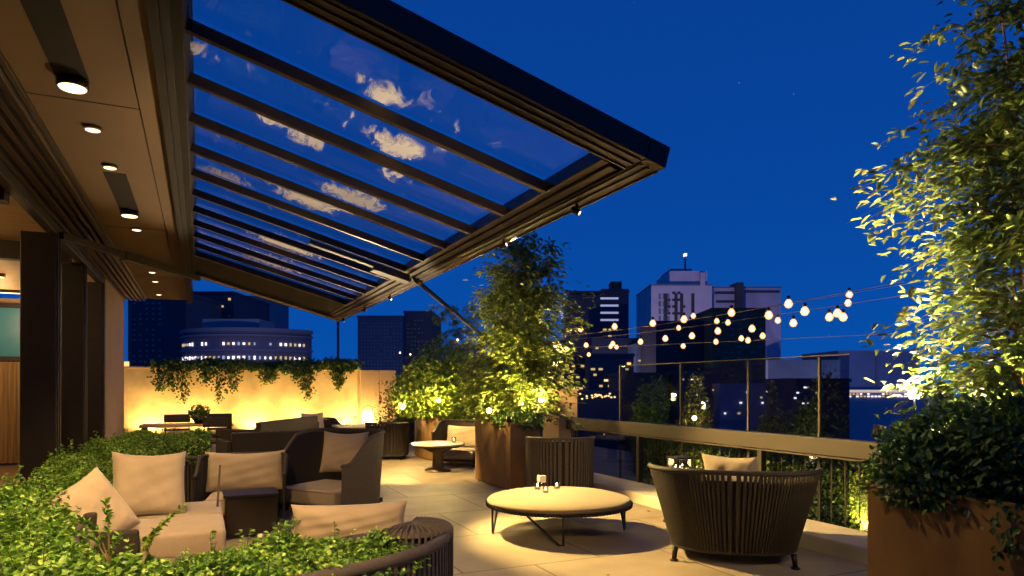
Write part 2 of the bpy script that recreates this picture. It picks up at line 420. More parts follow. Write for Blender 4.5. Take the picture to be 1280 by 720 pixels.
for i, c in enumerate(cols):
    xl, y0, xr, y1, z1 = colbox(*c)
    if y1 < y0 + .12: y0 = y1 - .2
    CY.append((y0, y1))
    mb = MB().box((xl,y0,0.012),(xr,y1,2.86)).box((xl-.012,y0+.04,0.012),(xl-.001,y1-.04,2.86)).box((xr+.001,y0+.03,.012),(xr+.014,y0+.07,2.86)).box((xr+.001,y1-.07,.012),(xr+.014,y1-.03,2.86))
    rel(mb.build('column', M['dark'], bd, bevel=.006), bd)
y1 = atx(155, 400, -1.22)[1]
rel(MB().box((-1.62,11.2,0.012),(-1.22,y1,2.99)).build('end_wall', M['render'], bd, bevel=.01), bd)
rel(MB().box((-1.5,Y0,0.0),(-1.452,14.7,.05)).build('threshold', M['track'], bd), bd)

# soffit lamps ------------------------------------------------------
def downlight(x, y, r, label, power, target=None, angle=80, col=WARM, slot=None):
    t = thing('downlight', (x,y,3.0), label, 'ceiling light', 'lamps set in the brown soffit')
    MB().lathe([(r*1.25,-.004),(r*1.25,-.014),(r*1.0,-.016),(r*.98,-.004)], 24).build('trim_ring', M['soffit'], t)
    MB().lathe([(r*.97,-.020),(r*.7,-.024),(.001,-.026)], 24).build('lamp_face', M['white_lit'], t)
    if slot:
        MB().box((-.068,slot[0]-y,-.003-.0015),(.068,slot[1]-y,-.0035+.003)).build('slot_recess', M['dark'], t)
    spot(t, (x,y,2.96), target or (x,y,0), power, angle, .6, col)
    return t
def bigcan(x, y, ys, label, power, target, angle=75):
    t = thing('slot_lamp', (x,y,3.0), label, 'ceiling light', 'big slot lamps in the brown soffit')
    MB().box((-.075,ys-y,-.0045),(.075,.02,-.0005)).build('slot_recess', M['matte'], t)
    MB().lathe([(.072,-.004),(.074,-.045),(.066,-.05),(.001,-.05)], 28).build('housing', M['blackmetal'], t)
    MB().lathe([(.064,-.051),(.06,-.056),(.001,-.058)], 28).build('lamp_face', M['white_lit'], t)
    spot(t, (x,y,2.93), target, power, angle, .6)
    return t
bigcan(-.60, 4.15, 2.9, 'large round lamp at the end of a black slot, nearest in the brown soffit', 230, (-.25,4.4,0), 66)
downlight(-.60, 4.88, .042, 'small round downlight directly beyond the nearest large slot lamp', 110, (-.7,5.2,0), 66)
downlight(-.59, 5.67, .042, 'small round downlight just before the second black slot in the soffit', 100, (-.6,6.2,0), 66)
bigcan(-.58, 7.04, 5.85, 'round lamp at the end of the second black slot in the brown soffit', 200, (.5,7.4,0), 66)
downlight(-.58, 7.80, .042, 'small round downlight directly beyond the second black slot lamp', 90, (-.3,8.6,0), 70)
downlight(-.585, 9.6, .042, 'small downlight half hidden above the dark tube crossing the soffit', 120, (0,9.6,0), 90)
downlight(-.60, 10.6, .042, 'small downlight, first of the close pair beyond the dark crossing tube', 120, (1.0,11.5,0), 90)
downlight(-.61, 11.5, .042, 'small downlight, second of the close pair beyond the dark crossing tube', 120, (.5,12.5,0), 90)
downlight(-.64, 13.1, .042, 'small downlight closest to the far end of the soffit', 160, (1,15,0), 90)
bigcan(-.60, 1.35, .2, 'large unseen slot lamp added in the soffit to light the front hedge', 950, (.0,3.5,.5), 80)  # out-of-view lamp added to brighten the hedge front
downlight(-.60, 2.5, .042, 'small unseen downlight added in the soffit to light the front hedge', 340, (-.5,3.8,.5), 80)  # second out-of-view lamp added for the hedge front
# interior lamps
for y, tx in ((7.3,'first'),(9.5,'second'),(11.7,'third'),(13.6,'fourth')):
    t = thing('interior_light', (-3.0,y,2.999), 'warm strip light on the interior ceiling, %s from the front of the room' % tx, 'ceiling light', 'strip lights inside the restaurant')
    MB().box((-.5,-.05,-.05),(.5,.05,-.001)).build('housing', M['blackmetal'], t)
    MB().box((-.48,-.04,-.056),(.48,.04,-.051)).build('diffuser', M['white_lit'], t)
    point(t, (-3.0,y,2.6), 42, WARM, .15)

# tube arm from the first column to the canopy corner
a0 = Vector((-1.22, CY[0][1]-.1, 2.86)); a1 = Vector((-.02, 10.55, 2.93))
arm = thing('support_tube', a0, 'dark square tube crossing below the soffit from the first column', 'beam')
def barM(a, b):
    d = (b-a); L = d.length; q = d.to_track_quat('X','Z').to_matrix().to_4x4(); q.translation = a; return q, L
q, L = barM(Vector((0,0,0)), a1-a0)
MB().box((0,-.03,-.035),(L,.03,.035), q).build('tube', M['dark'], arm, bevel=.004)
MB().box((L*.36,-.045,-.055),(L*.74,.045,.045), q).build('motor_box', M['dark'], arm, bevel=.006)

# ---- tilted glass canopy
TL = .28; CL = math.sqrt(1+TL*TL)
XI, ZI = -.12, 3.0
CM = Matrix(((1/CL,0,TL/CL,XI),(0,1,0,0),(-TL/CL,0,1/CL,ZI),(0,0,0,1)))   # (u, y, w) -> world
cn = thing('glass_canopy', (0,0,0), 'dark framed glass awning sloping down from the building over the terrace', 'canopy')
UE = (1.965 - XI)*CL; UI = (1.76 - XI)*CL
YN, YF = 2.57, 10.75
def C(mb, name, m, bevel=.004): return mb.build(name, m, cn, bevel=bevel)
C(MB().box((UI+.10,YN,0),(UE,YF,.105), CM), 'outer_beam', M['canopy'])
C(MB().box((UI,YN+.24,.03),(UI+.045,YF-.1,.12), CM).box((UI+.048,YN+.24,.016),(UI+.098,YF-.1,.118), CM), 'outer_beam_step', M['canopy'])
st = MB()
for k,(a,b) in enumerate(((.11,.125),(.15,.165),(.20,.21))): st.box((UI+a,YN+.06,-.008),(UI+b,YF-.06,-.0005), CM)
C(st, 'beam_rib', M['canopy'], .001)
C(MB().box((0,YN,.0),(UI+.098,YN+.17,.105), CM), 'near_beam', M['canopy'])
C(MB().box((0,YN+.172,.018),(UI+.04,YN+.205,.100), CM).box((0,YN+.207,.034),(UI+.0,YN+.235,.098), CM), 'near_beam_step', M['canopy'])
st = MB()
for a in (.03,.09,.15): st.box((.02,YN+a,-.007),(UI+.09,YN+a+.014,-.0005), CM)
C(st, 'beam_rib', M['canopy'], .001)
C(MB().box((0,YF-.22,.0),(UI+.098,YF,.13), CM), 'far_beam', M['canopy'])
C(MB().box((0,9.18,.03),(UI-.002,YF-.222,.10), CM), 'far_infill_panel', M['matte'])
C(MB().box((-.02,YN,.0),(.055,YF,.14), CM), 'hinge_rail', M['matte'])
bead = MB()
n = 70
for i in range(n):
    u = .1 + (UI-.1)*i/n
    bead.box((u,YF-.32,.012),(u+.014,YF-.30,.028), CM)
C(bead, 'bead_trim', M['track'], 0)
for k in range(11):
    y = 3.40 + .575*k
    C(MB().box((.05,y-.020,.02),(UI+.002,y+.020,.078), CM), 'glazing_bar', M['canopy'], .003)
def onpl(px, py):
    d = ray(px, py); k = (ZI + TL*XI - EYE)/(d[2]+TL*d[0]); return Vector((d[0]*k, d[1]*k, EYE+d[2]*k))
painted_reflections(M['glass_canopy'], [(onpl(*q), rr) for q, rr in (((242,82),.16),((272,92),.13),((340,165),.22),((375,188),.2),((470,138),.2),((492,200),.26),((488,235),.18),((438,262),.34),((405,150),.12),((380,262),.36),((358,318),.5),((335,335),.5),((272,235),.3),((546,206),.12))])  # pale patches painted where the lit terrace would reflect in the glass
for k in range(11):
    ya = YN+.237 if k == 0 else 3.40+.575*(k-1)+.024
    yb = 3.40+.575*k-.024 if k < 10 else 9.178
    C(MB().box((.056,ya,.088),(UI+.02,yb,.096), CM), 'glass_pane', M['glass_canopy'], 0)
# heavy bracket arm under the sixth bar + strut
C(MB().box((1.05,6.24,-.04),(UI+.05,6.32,.0), CM).box((UI-.3,6.2,-.075),(UI+.06,6.36,-.042), CM), 'bracket_arm', M['dark'])
sa = CM @ Vector((UI+.12, 6.28, -.02)); sb = atd(618, 432, 10.1)
stt = thing('canopy_strut', sb, 'thin black diagonal rod from the canopy edge down into the tall bamboo', 'strut')
MB().tube([sa-sb, Vector((0,0,0))], .022, 10).build('rod', M['blackmetal'], stt)
MB().tube([sa-sb+Vector((0,0,.03)), sa-sb+(sb-sa).normalized()*.10], .034, 10).build('clevis', M['blackmetal'], stt)

# small spot lamps under the outer beam
def beamspot(y, target, power, label, angle=60, col=YEL):
    p = CM @ Vector((UI+.16, y, -.01))
    t = thing('canopy_spot', p, label, 'spotlight', 'spotlights clipped under the canopy edge')
    v = (Vector(target)-p).normalized()
    c = Vector((0,0,-.04))
    MB().tube([(0,0,.01),(0,0,-.03)], .008, 8).build('stem', M['blackmetal'], t)
    MB().tube([c-v*.03, c+v*.018], .018, 14).build('barrel', M['blackmetal'], t)
    MB().tube([c+v*.0185, c+v*.021], .012, 14).build('lens', M['white_lit'], t)
    spot(t, p+c+v*.04, target, power, angle, .5, col, .02)
beamspot(3.3, (3.5,1.9,1.1), 60, 'added black spotlight under the canopy edge closest to the camera', 62)  # lamp added to brighten the corner shrub
beamspot(7.4, (4.2,5.0,0), 2700, 'black spotlight under the canopy edge beside the strut', 66)
beamspot(4.3, (3.95,2.15,3.2), 420, 'added black spotlight under the canopy edge turned towards the corner bamboo', 52, (1,.74,.36))  # lamp added to brighten the upper corner bamboo
beamspot(8.7, (4.2,8.95,2.5), 420, 'added black spotlight under the canopy edge turned towards the tall bamboo', 46)  # lamp added to brighten the tall bamboo crown
beamspot(10.1, (3.3,10.9,0), 1300, 'black spotlight under the far corner of the canopy', 70)

# ------------------------------------------------------------------ foliage builders
def hedge_surface(outer, inner, zfun, n=60, m=10):
    """grid between two polylines"""
    def samp(poly, t):
        P = [Vector((*p,0)) for p in poly]; ls = [0]
        for i in range(len(P)-1): ls.append(ls[-1]+(P[i+1]-P[i]).length)
        s = t*ls[-1]
        for i in range(len(P)-1):
            if s <= ls[i+1]+1e-9:
                k = (s-ls[i])/(ls[i+1]-ls[i]+1e-9); return P[i].lerp(P[i+1], k)
        return P[-1]
    G = []
    for i in range(n+1):
        a = samp(outer, i/n); b = samp(inner, i/n); row = []
        for jx in range(m+1):
            k = jx/m; p = a.lerp(b, k); row.append(Vector((p.x,p.y,zfun(i/n,k,p))))
        G.append(row)
    return G

def smooth_poly(pts, it=2):
    for _ in range(it):
        o = [pts[0]]
        for a, b in zip(pts[:-1], pts[1:]):
            o += [(a[0]*.75+b[0]*.25, a[1]*.75+b[1]*.25), (a[0]*.25+b[0]*.75, a[1]*.25+b[1]*.75)]
        o.append(pts[-1]); pts = o
    return pts

outer = smooth_poly([(1.30,3.90),(1.27,3.62),(.95,3.30),(.45,3.08),(-.1,2.98),(-.7,2.98),(-1.12,3.25),(-1.17,4.2),(-1.17,6),(-1.17,8),(-1.12,9.6),(-.85,10.3),(-.3,10.45),(.13,10.2)])
inner = smooth_poly([(1.18,4.02),(1.02,3.92),(.75,3.78),(.35,3.66),(-.05,3.62),(-.42,3.75),(-.62,4.2),(-.68,4.9),(-.66,5.8),(-.62,6.8),(-.55,7.8),(-.50,8.6),(-.30,9.05),(.13,8.9)])
RIM = .55
def hz(t, k, p):
    lump = .04*math.sin(p.x*7.1+p.y*3.3)+.035*math.sin(p.y*9.7-p.x*4)+.02*math.sin(p.x*17+p.y*13)
    base = .02 + .05*min(1, t/.2) + .17*max(0,min(1,(t-.30)/.15))
    return RIM + base*(1-(2*k-1)**4)**.7 + lump*.9*(1-(2*k-1)**4) - .02
G = hedge_surface(outer, inner, hz, 120, 12)
pl = thing('woven_planter', (0,3.6,0), 'long curved planter of dark vertical slats wrapping around the left seating', 'planter')
def wallstrip(poly, z0, z1, thick, step, flare=0.0, name='slat_wall', m=M['rope2'], parent=pl):
    # vertical slats along polyline
    mb = MB(); back = MB(); P = [Vector((*p,0)) for p in poly]
    acc = 0; pos = []
    for a, b in zip(P[:-1], P[1:]):
        L = (b-a).length; d = (b-a)/max(L,1e-9)
        while acc <= L:
            pos.append((a+d*acc, d)); acc += step
        acc -= L
    for p, d in pos:
        nrm = Vector((d.y,-d.x,0)); w = step*.30
        q = [p-d*w, p+d*w, p+d*w+nrm*thick, p-d*w+nrm*thick]
        mb.add([Vector((v.x,v.y,z0)) for v in q]+[Vector((v.x,v.y,z1)) for v in q],
               [(0,3,2,1),(4,5,6,7),(0,1,5,4),(1,2,6,5),(2,3,7,6),(3,0,4,7)])
    vs = []
    for p in P: vs += [(p.x,p.y,z0),(p.x,p.y,z1)]
    back.add(vs, [(2*i,2*i+2,2*i+3,2*i+1) for i in range(len(P)-1)], True)
    rel(mb.build(name, m, parent, bevel=.003, seg=1), parent)
    rel(back.build('backing_sheet', M['liner'], parent), parent)
wallstrip(outer, .03, RIM-.02, -.02, .045)
wallstrip(inner[::-1], .03, RIM-.02, -.02, .045)
rel(MB().tube([(x,y,RIM) for x,y in outer], .035, 8).tube([(x,y,RIM) for x,y in inner], .03, 8).build('rim', M['rope2'], pl), pl)
# broad rounded rope cap at the right end
cap = MB()
ce = Vector((1.12,3.82,0))
rows = []
for i in range(9):
    a = i/8
    row = []
    for k in range(25):
        g = R(-150) + R(215)*k/24
        rr = (.24*math.cos(a*math.pi/2)**.45 + .0); zz = RIM + .02 + .045*math.sin(a*math.pi/2)
        row.append(ce + Vector((rr*math.cos(g)*.95, rr*math.sin(g)*.9, zz)))
    rows.append(row)
vs = [v for r in rows for v in r]
cap.add(vs, [(i*25+k, i*25+k+1, (i+1)*25+k+1, (i+1)*25+k) for i in range(8) for k in range(24)], True)
for k in range(0,25):
    pts = [rows[i][k] + Vector((0,0,.004)) for i in range(9)]
    cap.tube([Vector((pts[0].x,pts[0].y,.05))]+pts, .0085, 6)
rel(cap.build('woven_cap', M['rope2'], pl), pl)
hd = thing('hedge', (0,3.6,RIM), 'dense low green hedge of small leaves filling the curved slatted planter', 'hedge')
mb = MB(); nn, mm = 120, 12
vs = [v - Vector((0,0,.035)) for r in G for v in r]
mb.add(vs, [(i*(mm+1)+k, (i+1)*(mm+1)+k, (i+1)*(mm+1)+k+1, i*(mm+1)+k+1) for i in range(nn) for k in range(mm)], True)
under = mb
# leaves
GA = np.array([[tuple(v) for v in r] for r in G])
def hedge_leaves(num, tmin=0, tmax=1, lift=(.0,.06), size=(.014,.035), mask=None, kmin=.0, kmax=1.0):
    d = GA[1:,:, :2]-GA[:-1,:, :2]
    t = []; 
    # density weighting: arc cells nearer the camera get more
    cellc = (GA[:-1,:-1]+GA[1:,1:])/2
    area = np.linalg.norm(np.cross(GA[1:,:-1]-GA[:-1,:-1], GA[:-1,1:]-GA[:-1,:-1]), axis=2)
    dep = cellc[...,0]*ST + cellc[...,1]*CT
    w = area/np.maximum(dep,2.5)**1.0
    w[:6] = 0; w[6:10] *= .5
    p = (w/w.sum()).ravel(); idx = rng.choice(len(p), num, p=p)
    i, k = np.divmod(idx, 12); a = rng.random(num); b = rng.random(num)
    P = (GA[i,k]*((1-a)*(1-b))[:,None] + GA[i+1,k]*(a*(1-b))[:,None] + GA[i,k+1]*((1-a)*b)[:,None] + GA[i+1,k+1]*(a*b)[:,None])
    kk = (k+b)/12
    edge = np.abs(2*kk-1)**3
    P[:,2] += rng.uniform(lift[0], lift[1], num)*(1-.3*edge) - .03
    outd = (GA[i,0]-GA[i,12]); outd /= np.linalg.norm(outd,axis=1)[:,None]+1e-9
    side = np.sign(.5-kk)*edge
    P += outd*(side*rng.uniform(0,.07,num))[:,None]
    P[:,2] -= edge*rng.uniform(0,.05,num)
    N = np.tile([0,0,1.0],(num,1)) + outd*side[:,None]*.8 
    D = rng.normal(0,1,(num,3)); D[:,2] = np.abs(D[:,2])*.5
    return P, D, N, rng.uniform(size[0], size[1], num)
P, D, N, L_ = hedge_leaves(90000)
rel(leaves('foliage', P, D, N, L_, .8, M['leaf_hedge'], hd, .45), hd)
# upright sprigs
sp_ = []; stems = under
for _ in range(420):
    i = rnd.randrange(9,118); k = rnd.randrange(1,11); p = G[i][k]
    h = rnd.uniform(.04,.13) if rnd.random() < .93 else rnd.uniform(.12,.2)
    d = Vector((rnd.uniform(-.4,.4), rnd.uniform(-.4,.4), 1)).normalized()
    stems.tube([p-Vector((0,0,.03)), p+d*h], [.0022,.001], 3, False)
    for q in range(int(h/.011)):
        sp_.append((p+d*(h*(q+1)/(h/.011)), d))
P = np.array([tuple(a) for a,_ in sp_]); D = rng.normal(0,1,(len(P),3)); D[:,2] = .3
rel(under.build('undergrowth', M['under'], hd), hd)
rel(leaves('sprigs', P, D, np.tile([0,0,1.],(len(P),1)), rng.uniform(.020,.034,len(P)), .7, M['leaf_hedge'], hd, .3), hd)

def sprig_plant(name, base, label, cat, specs, lm, size=(.03,.05)):
    t = thing(name, base, label, cat)
    st = MB(); pts = []; dirs = []
    for (dx,dy,h,nn_) in specs:
        tip = Vector((dx,dy,h)); P0 = Vector((0,0,0)); mid = Vector((dx*.3,dy*.3,h*.65))
        path = [P0.lerp(mid, q/4) if q < 4 else mid.lerp(tip,(q-4)/4) for q in range(9)]
        st.tube(path, [.004-.0003*q for q in range(9)], 5)
        for q in range(nn_):
            f = .35 + .65*q/nn_; idx = f*8; i = min(7,int(idx)); c = path[i].lerp(path[i+1], idx-i)
            dd = (path[i+1]-path[i]).normalized()
            for s in (-1,1):
                pts.append(tuple(c)); v = dd*.5 + Vector((rnd.uniform(-1,1),rnd.uniform(-1,1),rnd.uniform(-.2,.5))); dirs.append(tuple(v))
    st.build('stem', M['culm2'], t)
    P = np.array(pts); leaves('leaf_cluster', P, np.array(dirs), np.tile([0,0,1.],(len(P),1)), rng.uniform(size[0],size[1],len(P)), .5, lm, t, .25)
    return t
sprig_plant('seedling', atz(178,705,.66)+Vector((0,0,0)), 'bright yellow-green fern-like sprig rising from the hedge before the sofa', 'plant', [(.10,.16,.16,34),(.16,.24,.2,36),(.03,.08,.10,18)], M['leaf_lime'], (.018,.03))
sprig_plant('seedling', atz(137,705,.66), 'tall thin sprig with dark rounded leaves crossing the diamond-tilted pillow', 'plant', [(-.02,.03,.26,22),(-.12,.02,.20,26),(-.18,.05,.16,24),(.04,.0,.12,12)], M['leaf_hedge'], (.022,.036))

def bamboo(name, base, label, culms, height, spread, nleaf, leaf, lm, cm, zlow=.12, profile=None, lean=(0,0), tw=.45, group=None, seed=1, cat='bamboo', clump=(22,46), cs=.03):
    rd = random.Random(seed)
    t = thing(name, base, label, cat, group)
    pts = []; dirs = []; br = MB()
    tips = []
    for c in range(culms):
        a = rd.uniform(0,2*math.pi); r0 = rd.uniform(0,.16); h = height*(1 if c < 2 else rd.uniform(.55,.98))
        b0 = Vector((r0*math.cos(a), r0*math.sin(a), -.05)); a2 = a + rd.uniform(-.6,.6)
        k = spread*rd.uniform(.15,.6)
        path = []
        for q in range(13):
            f = q/12; path.append(b0 + Vector((math.cos(a2)*k*f**1.8 + lean[0]*f, math.sin(a2)*k*f**1.8 + lean[1]*f, h*f)))
        m_ = MB(); m_.tube(path, [.013*(1-.75*q/12) for q in range(13)], 7); m_.build('culm', cm, t)
        tips.append((path, h))
    per = nleaf//culms
    for path, h in tips:
        made = 0
        while made < per:
            f = rd.uniform(zlow,1)**.9; idx = f*12; i = min(11,int(idx)); p = path[i].lerp(path[i+1], idx-i)
            zf = p.z/height
            w = (profile(zf) if profile else 1)*tw*rd.uniform(.35,1.15)
            a = rd.uniform(0,2*math.pi); up = rd.uniform(.0,.7)
            d = Vector((math.cos(a),math.sin(a),up)).normalized()
            q0 = p; prev = p; nseg = 5
            L = w
            seg = [p]
            for s in range(1,nseg+1):
                g = s/nseg; seg.append(p + d*L*g + Vector((0,0,-.35*L*g*g)))
            br.tube(seg, [.0028,.0022,.0018,.0014,.001,.0006], 3, False)
            k = rd.randint(*clump)
            for s in range(k):
                g = rd.uniform(.25,1.02); ii = min(nseg-1,int(g*nseg)); c = seg[ii].lerp(seg[min(ii+1,nseg)], g*nseg-ii)
                c = c + Vector((rd.gauss(0,cs),rd.gauss(0,cs),rd.gauss(0,cs)))*(.5+g)
                pts.append(tuple(c)); a3 = a + rd.uniform(-1.1,1.1); dirs.append((math.cos(a3),math.sin(a3),rd.uniform(-.75,.35)))
            made += k
    br.build('twigs', cm, t)
    P = np.array(pts); n = len(P)
    leaves('foliage', P, np.array(dirs), np.tile([0,0,1.],(n,1)), rng.uniform(leaf[0],leaf[1],n), leaf[2], lm, t, .28)
    return t

def shrub(name, base, label, cat, rad, nleaf, leaf, lm, group=None, stems=7, lumps=9, seed=3, flat=0.0, mass=True):
    """rad = (rx, ry, rz); leaf clumps spread through a lumpy volume sitting on base"""
    rg = np.random.default_rng(seed)
    t = thing(name, base, label, cat, group)
    cs = rg.normal(0,1,(lumps,3)); cs /= np.linalg.norm(cs,axis=1)[:,None]; cs[:,2] = np.abs(cs[:,2])*1.3 + .1
    cs = cs*rg.uniform(.25,.62,(lumps,1))
    rs = rg.uniform(.28,.5,lumps)
    which = rg.choice(lumps, nleaf, p=rs**2/np.sum(rs**2))
    d = rg.normal(0,1,(nleaf,3)); d /= np.linalg.norm(d,axis=1)[:,None]
    rr = rs[which]*rg.uniform(.45,1.0,nleaf)**.6 * (1+rg.normal(0,.08,nleaf))
    P = (cs[which] + d*rr[:,None])
    P[:,2] = np.maximum(P[:,2], flat+rg.uniform(-.02,.05,nleaf))
    P *= np.array([rad[0],rad[1],rad[2]])
    D = d + rg.normal(0,.6,(nleaf,3)); N = d.copy(); N[:,2] += .6
    leaves('foliage', P, D, N, rg.uniform(leaf[0],leaf[1],nleaf), leaf[2], lm, t, .35)
    st = MB()
    for c in cs[:stems]:
        tip = Vector((c[0]*rad[0],c[1]*rad[1],c[2]*rad[2])); st.tube([(0,0,-.06), tuple(tip*.5+Vector((0,0,.02))), tuple(tip)], [.010,.007,.003], 5)
    st.build('branches', M['culm2'], t)
    return t

# ------------------------------------------------------------------ planters on the terrace
def planter(x0, y0, x1, y1, h, label, name='steel_planter', soil=.05):
    t = thing(name, ((x0+x1)/2,(y0+y1)/2,0), label, 'planter', 'rust-brown box planters')
    hx, hy = (x1-x0)/2, (y1-y0)/2; w = .025
    MB().box((-hx,-hy,.02),(-hx+w,hy,h)).box((hx-w,-hy,.02),(hx,hy,h)).box((-hx+w,-hy,.02),(hx-w,-hy+w,h)).box((-hx+w,hy-w,.02),(hx-w,hy,h)).build('side_panels', M['corten'], t)
    MB().box((-hx+w,-hy+w,.02),(hx-w,hy-w,h-soil)).build('soil', M['soil'], t)
    MB().box((-hx-.008,-hy-.008,h),(hx+.008,-hy+w,h+.012)).box((-hx-.008,hy-w,h),(hx+.008,hy+.008,h+.012)).box((-hx-.008,-hy+w,h),(-hx+w,hy-w,h+.012)).box((hx-w,-hy+w,h),(hx+.008,hy-w,h+.012)).build('rim', M['corten'], t)
    MB().box((-hx+.03,-hy+.03,0),(hx-.03,hy-.03,.02)).build('plinth', M['corten_trim'], t)
    return t
planter(3.77,8.27,4.22,9.55,.91,'narrow rust-brown box planter holding the tall bamboo beside the handrail')
planter(3.97,12.45,4.95,13.40,.90,'square rust-brown box planter under the lime shrubs at the far right')
planter(3.10,.70,4.45,2.40,.90,'big rust-brown box planter filling the lower right corner')
# mid bamboo + its skirt
bamboo('bamboo', (4.15,8.95,.86), 'tall lit bamboo in the narrow planter under the canopy strut', 12, 2.85, .75, 13500, (.06,.11,.52), M['leaf_tree'], M['culm2'],
       zlow=.04, profile=lambda z: (1.25-.55*z) if z < .55 else max(.35,.95-.7*(z-.55)/.45*.9), tw=.80, lean=(.05,0), seed=5, cs=.045)
shrub('trailing_plant', (4.12,8.7,.86), 'dark leafy plant trailing over the rim of the narrow bamboo planter', 'plant', (.52,.62,.26), 4200, (.04,.07,.5), M['leaf_dark'], seed=8)
# far planter shrubs
shrub('lime_shrub', (4.40,12.85,.84), 'bright lime shrub glowing in the square far planter', 'shrub', (1.5,.85,1.35), 15000, (.05,.085,.75), M['leaf_lime'], lumps=14, seed=21)
shrub('low_skirt_plant', (4.45,12.75,.84), 'dark low plant around the rim of the square far planter', 'plant', (.62,.50,.22), 3000, (.04,.07,.5), M['leaf_dark'], seed=22)
shrub('golden_shrub', (5.15,14.3,.0), 'golden lit bush on the ground between the stone pier and lime shrub', 'shrub', (.95,.7,1.75), 9000, (.045,.075,.5), M['leaf_bamboo'], lumps=14, seed=23)
shrub('dark_shrub', (5.0,17.4,0), 'dark bush rising over the right end of the stone wall', 'shrub', (1.1,.9,2.25), 7000, (.05,.09,.5), M['leaf_ivy'], lumps=14, seed=24)
bamboo('slender_tree', (6.4,17.5,0), 'slender dim tree behind the lime shrubs', 7, 3.7, .6, 5200, (.08,.13,.32), M['leaf_ivy'], M['culm2'], zlow=.35, tw=.8, seed=9, cat='tree')
# right bamboo (near)
bamboo('bamboo', (3.92,2.05,.86), 'towering bamboo with russet stems rising from the corner planter', 12, 3.60, .55, 19000, (.04,.080,.42), M['leaf_tree'], M['culm'],
       zlow=.09, profile=lambda z: (.80+.6*z) if z < .42 else max(.16,1.06-1.45*(z-.42)), tw=.80, lean=(.20,.05), seed=12)
shrub('planter_shrub', (3.42,1.98,.84), 'dark rounded shrub spilling over the left side of the corner planter', 'shrub', (.56,.66,.54), 12000, (.028,.048,.6), M['leaf_dark'], lumps=12, seed=31)
shrub('planter_shrub', (3.95,1.35,.84), 'dark low shrub at the right end of the corner planter, cut by the frame', 'shrub', (.55,.55,.30), 6500, (.028,.048,.6), M['leaf_dark'], lumps=12, seed=32)
# ivy strands hanging on the planter side
iv = thing('ivy', (3.10,1.7,.9), 'two thin ivy strands hanging down the side of the corner planter', 'ivy')
pts = []; stv = MB()
for (y, dl) in ((1.72,.26),(1.36,.24),(1.42,.17),(1.0,.2)):
    x = -.012; path = []
    for q in range(9):
        f = q/8; path.append(Vector((x - .02 - .015*math.sin(f*5), y-1.7+.03*math.sin(f*6+y), .03-f*dl)))
    stv.tube(path, .002, 4)
    for q in range(70):
        f = rnd.random(); i = min(7,int(f*8)); c = path[i].lerp(path[i+1], f*8-i); s = .05*(1-f*.7)
        pts.append((c.x-abs(rnd.gauss(0,.012)), c.y+rnd.gauss(0,s), c.z+rnd.gauss(0,.015)))
stv.build('stem', M['culm2'], iv)
P = np.array(pts); leaves('leaf_cluster', P, np.tile([-.3,0,-1.],(len(P),1)), np.tile([-1.,0,.2],(len(P),1)), rng.uniform(.022,.038,len(P)), .8, M['leaf_dark'], iv, .5)

# ivy on the back wall
def ivy_wall(x0, x1, num, drop, label, seed, yy=18.9, top=1.93):
    rg = np.random.default_rng(seed)
    t = thing('ivy', ((x0+x1)/2, yy, top), label, 'ivy', 'ivy along the top of the stone wall')
    ns = max(4,int((x1-x0)*4.2)); pts = []; st = MB()
    for s in range(ns):
        x = x0 + (x1-x0)*(s+rg.random())/ns; L = drop*rg.uniform(.1,1.0)**1.6*1.25; y = 0
        path = [Vector((x-(x0+x1)/2 + .05*math.sin(3*q+s), -.02-.03*math.sin(q*2.0+s), .05 - L*q/8)) for q in range(9)]
        st.tube(path, .003, 3)
        for q in range(int(num/ns)):
            f = rg.random()**1.5; i = min(7,int(f*8)); c = path[i].lerp(path[i+1], f*8-i); w = .13*(1-.6*f)
            pts.append((c.x+rg.normal(0,w), c.y-abs(rg.normal(0,.05)), c.z+rg.normal(0,.05)))
    for q in range(num//2):
        x = rg.uniform(x0,x1); hgt = .07*(1+math.sin(x*3.1)*.5+math.sin(x*7.7)*.4)
        pts.append((x-(x0+x1)/2, rg.normal(.08,.09), abs(rg.normal(0,.06))+hgt*rg.random()*1.4))
    st.build('vine_stem', M['culm2'], t)
    P = np.array(pts); n = len(P)
    leaves('foliage', P, np.tile([0,-.4,-.7],(n,1)), np.tile([0,-1.,.4],(n,1)), rg.uniform(.03,.085,n), .75, M['leaf_ivy'], t, .7)
ivy_wall(-1.1, 2.35, 5200, .75, 'loose ivy fringe along the left and middle of the stone wall top', 41)
ivy_wall(2.2, 2.95, 1500, .8, 'medium ivy clump hanging left of the biggest cascade', 42)
ivy_wall(3.05, 3.95, 3000, 1.0, 'biggest ivy cascade hanging beside the bare stone pier', 43, top=2.0)

# outside the rail
def block_hedge(x0,x1,y0,y1,z0,z1,num,label,seed,lm):
    rg = np.random.default_rng(seed)
    t = thing('hedge', ((x0+x1)/2,(y0+y1)/2,z0), label, 'hedge')
    hx,hy,h = (x1-x0)/2,(y1-y0)/2,z1-z0
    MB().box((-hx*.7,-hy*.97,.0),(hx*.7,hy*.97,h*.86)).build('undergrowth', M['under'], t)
    P = np.stack([rg.uniform(-hx,hx,num), rg.uniform(-hy,hy,num), rg.uniform(0,h,num)],1)
    face = rg.random(num)
    P[face<.5,0] = -hx + rg.normal(0,.035,(face<.5).sum())
    P[face>.8,2] = h + rg.normal(0,.03,(face>.8).sum())
    leaves('foliage', P, rg.normal(0,1,(num,3)), np.tile([-1.,0,.5],(num,1)), rg.uniform(.03,.05,num), .65, lm, t, .5)
block_hedge(5.55,6.0,2.2,7.7,-.02,.72,15000,'clipped hedge just outside the kerb, seen below the brown handrail',51,M['leaf_lime'])
def at_x(px, X): return atx(px, 500, X)[1]
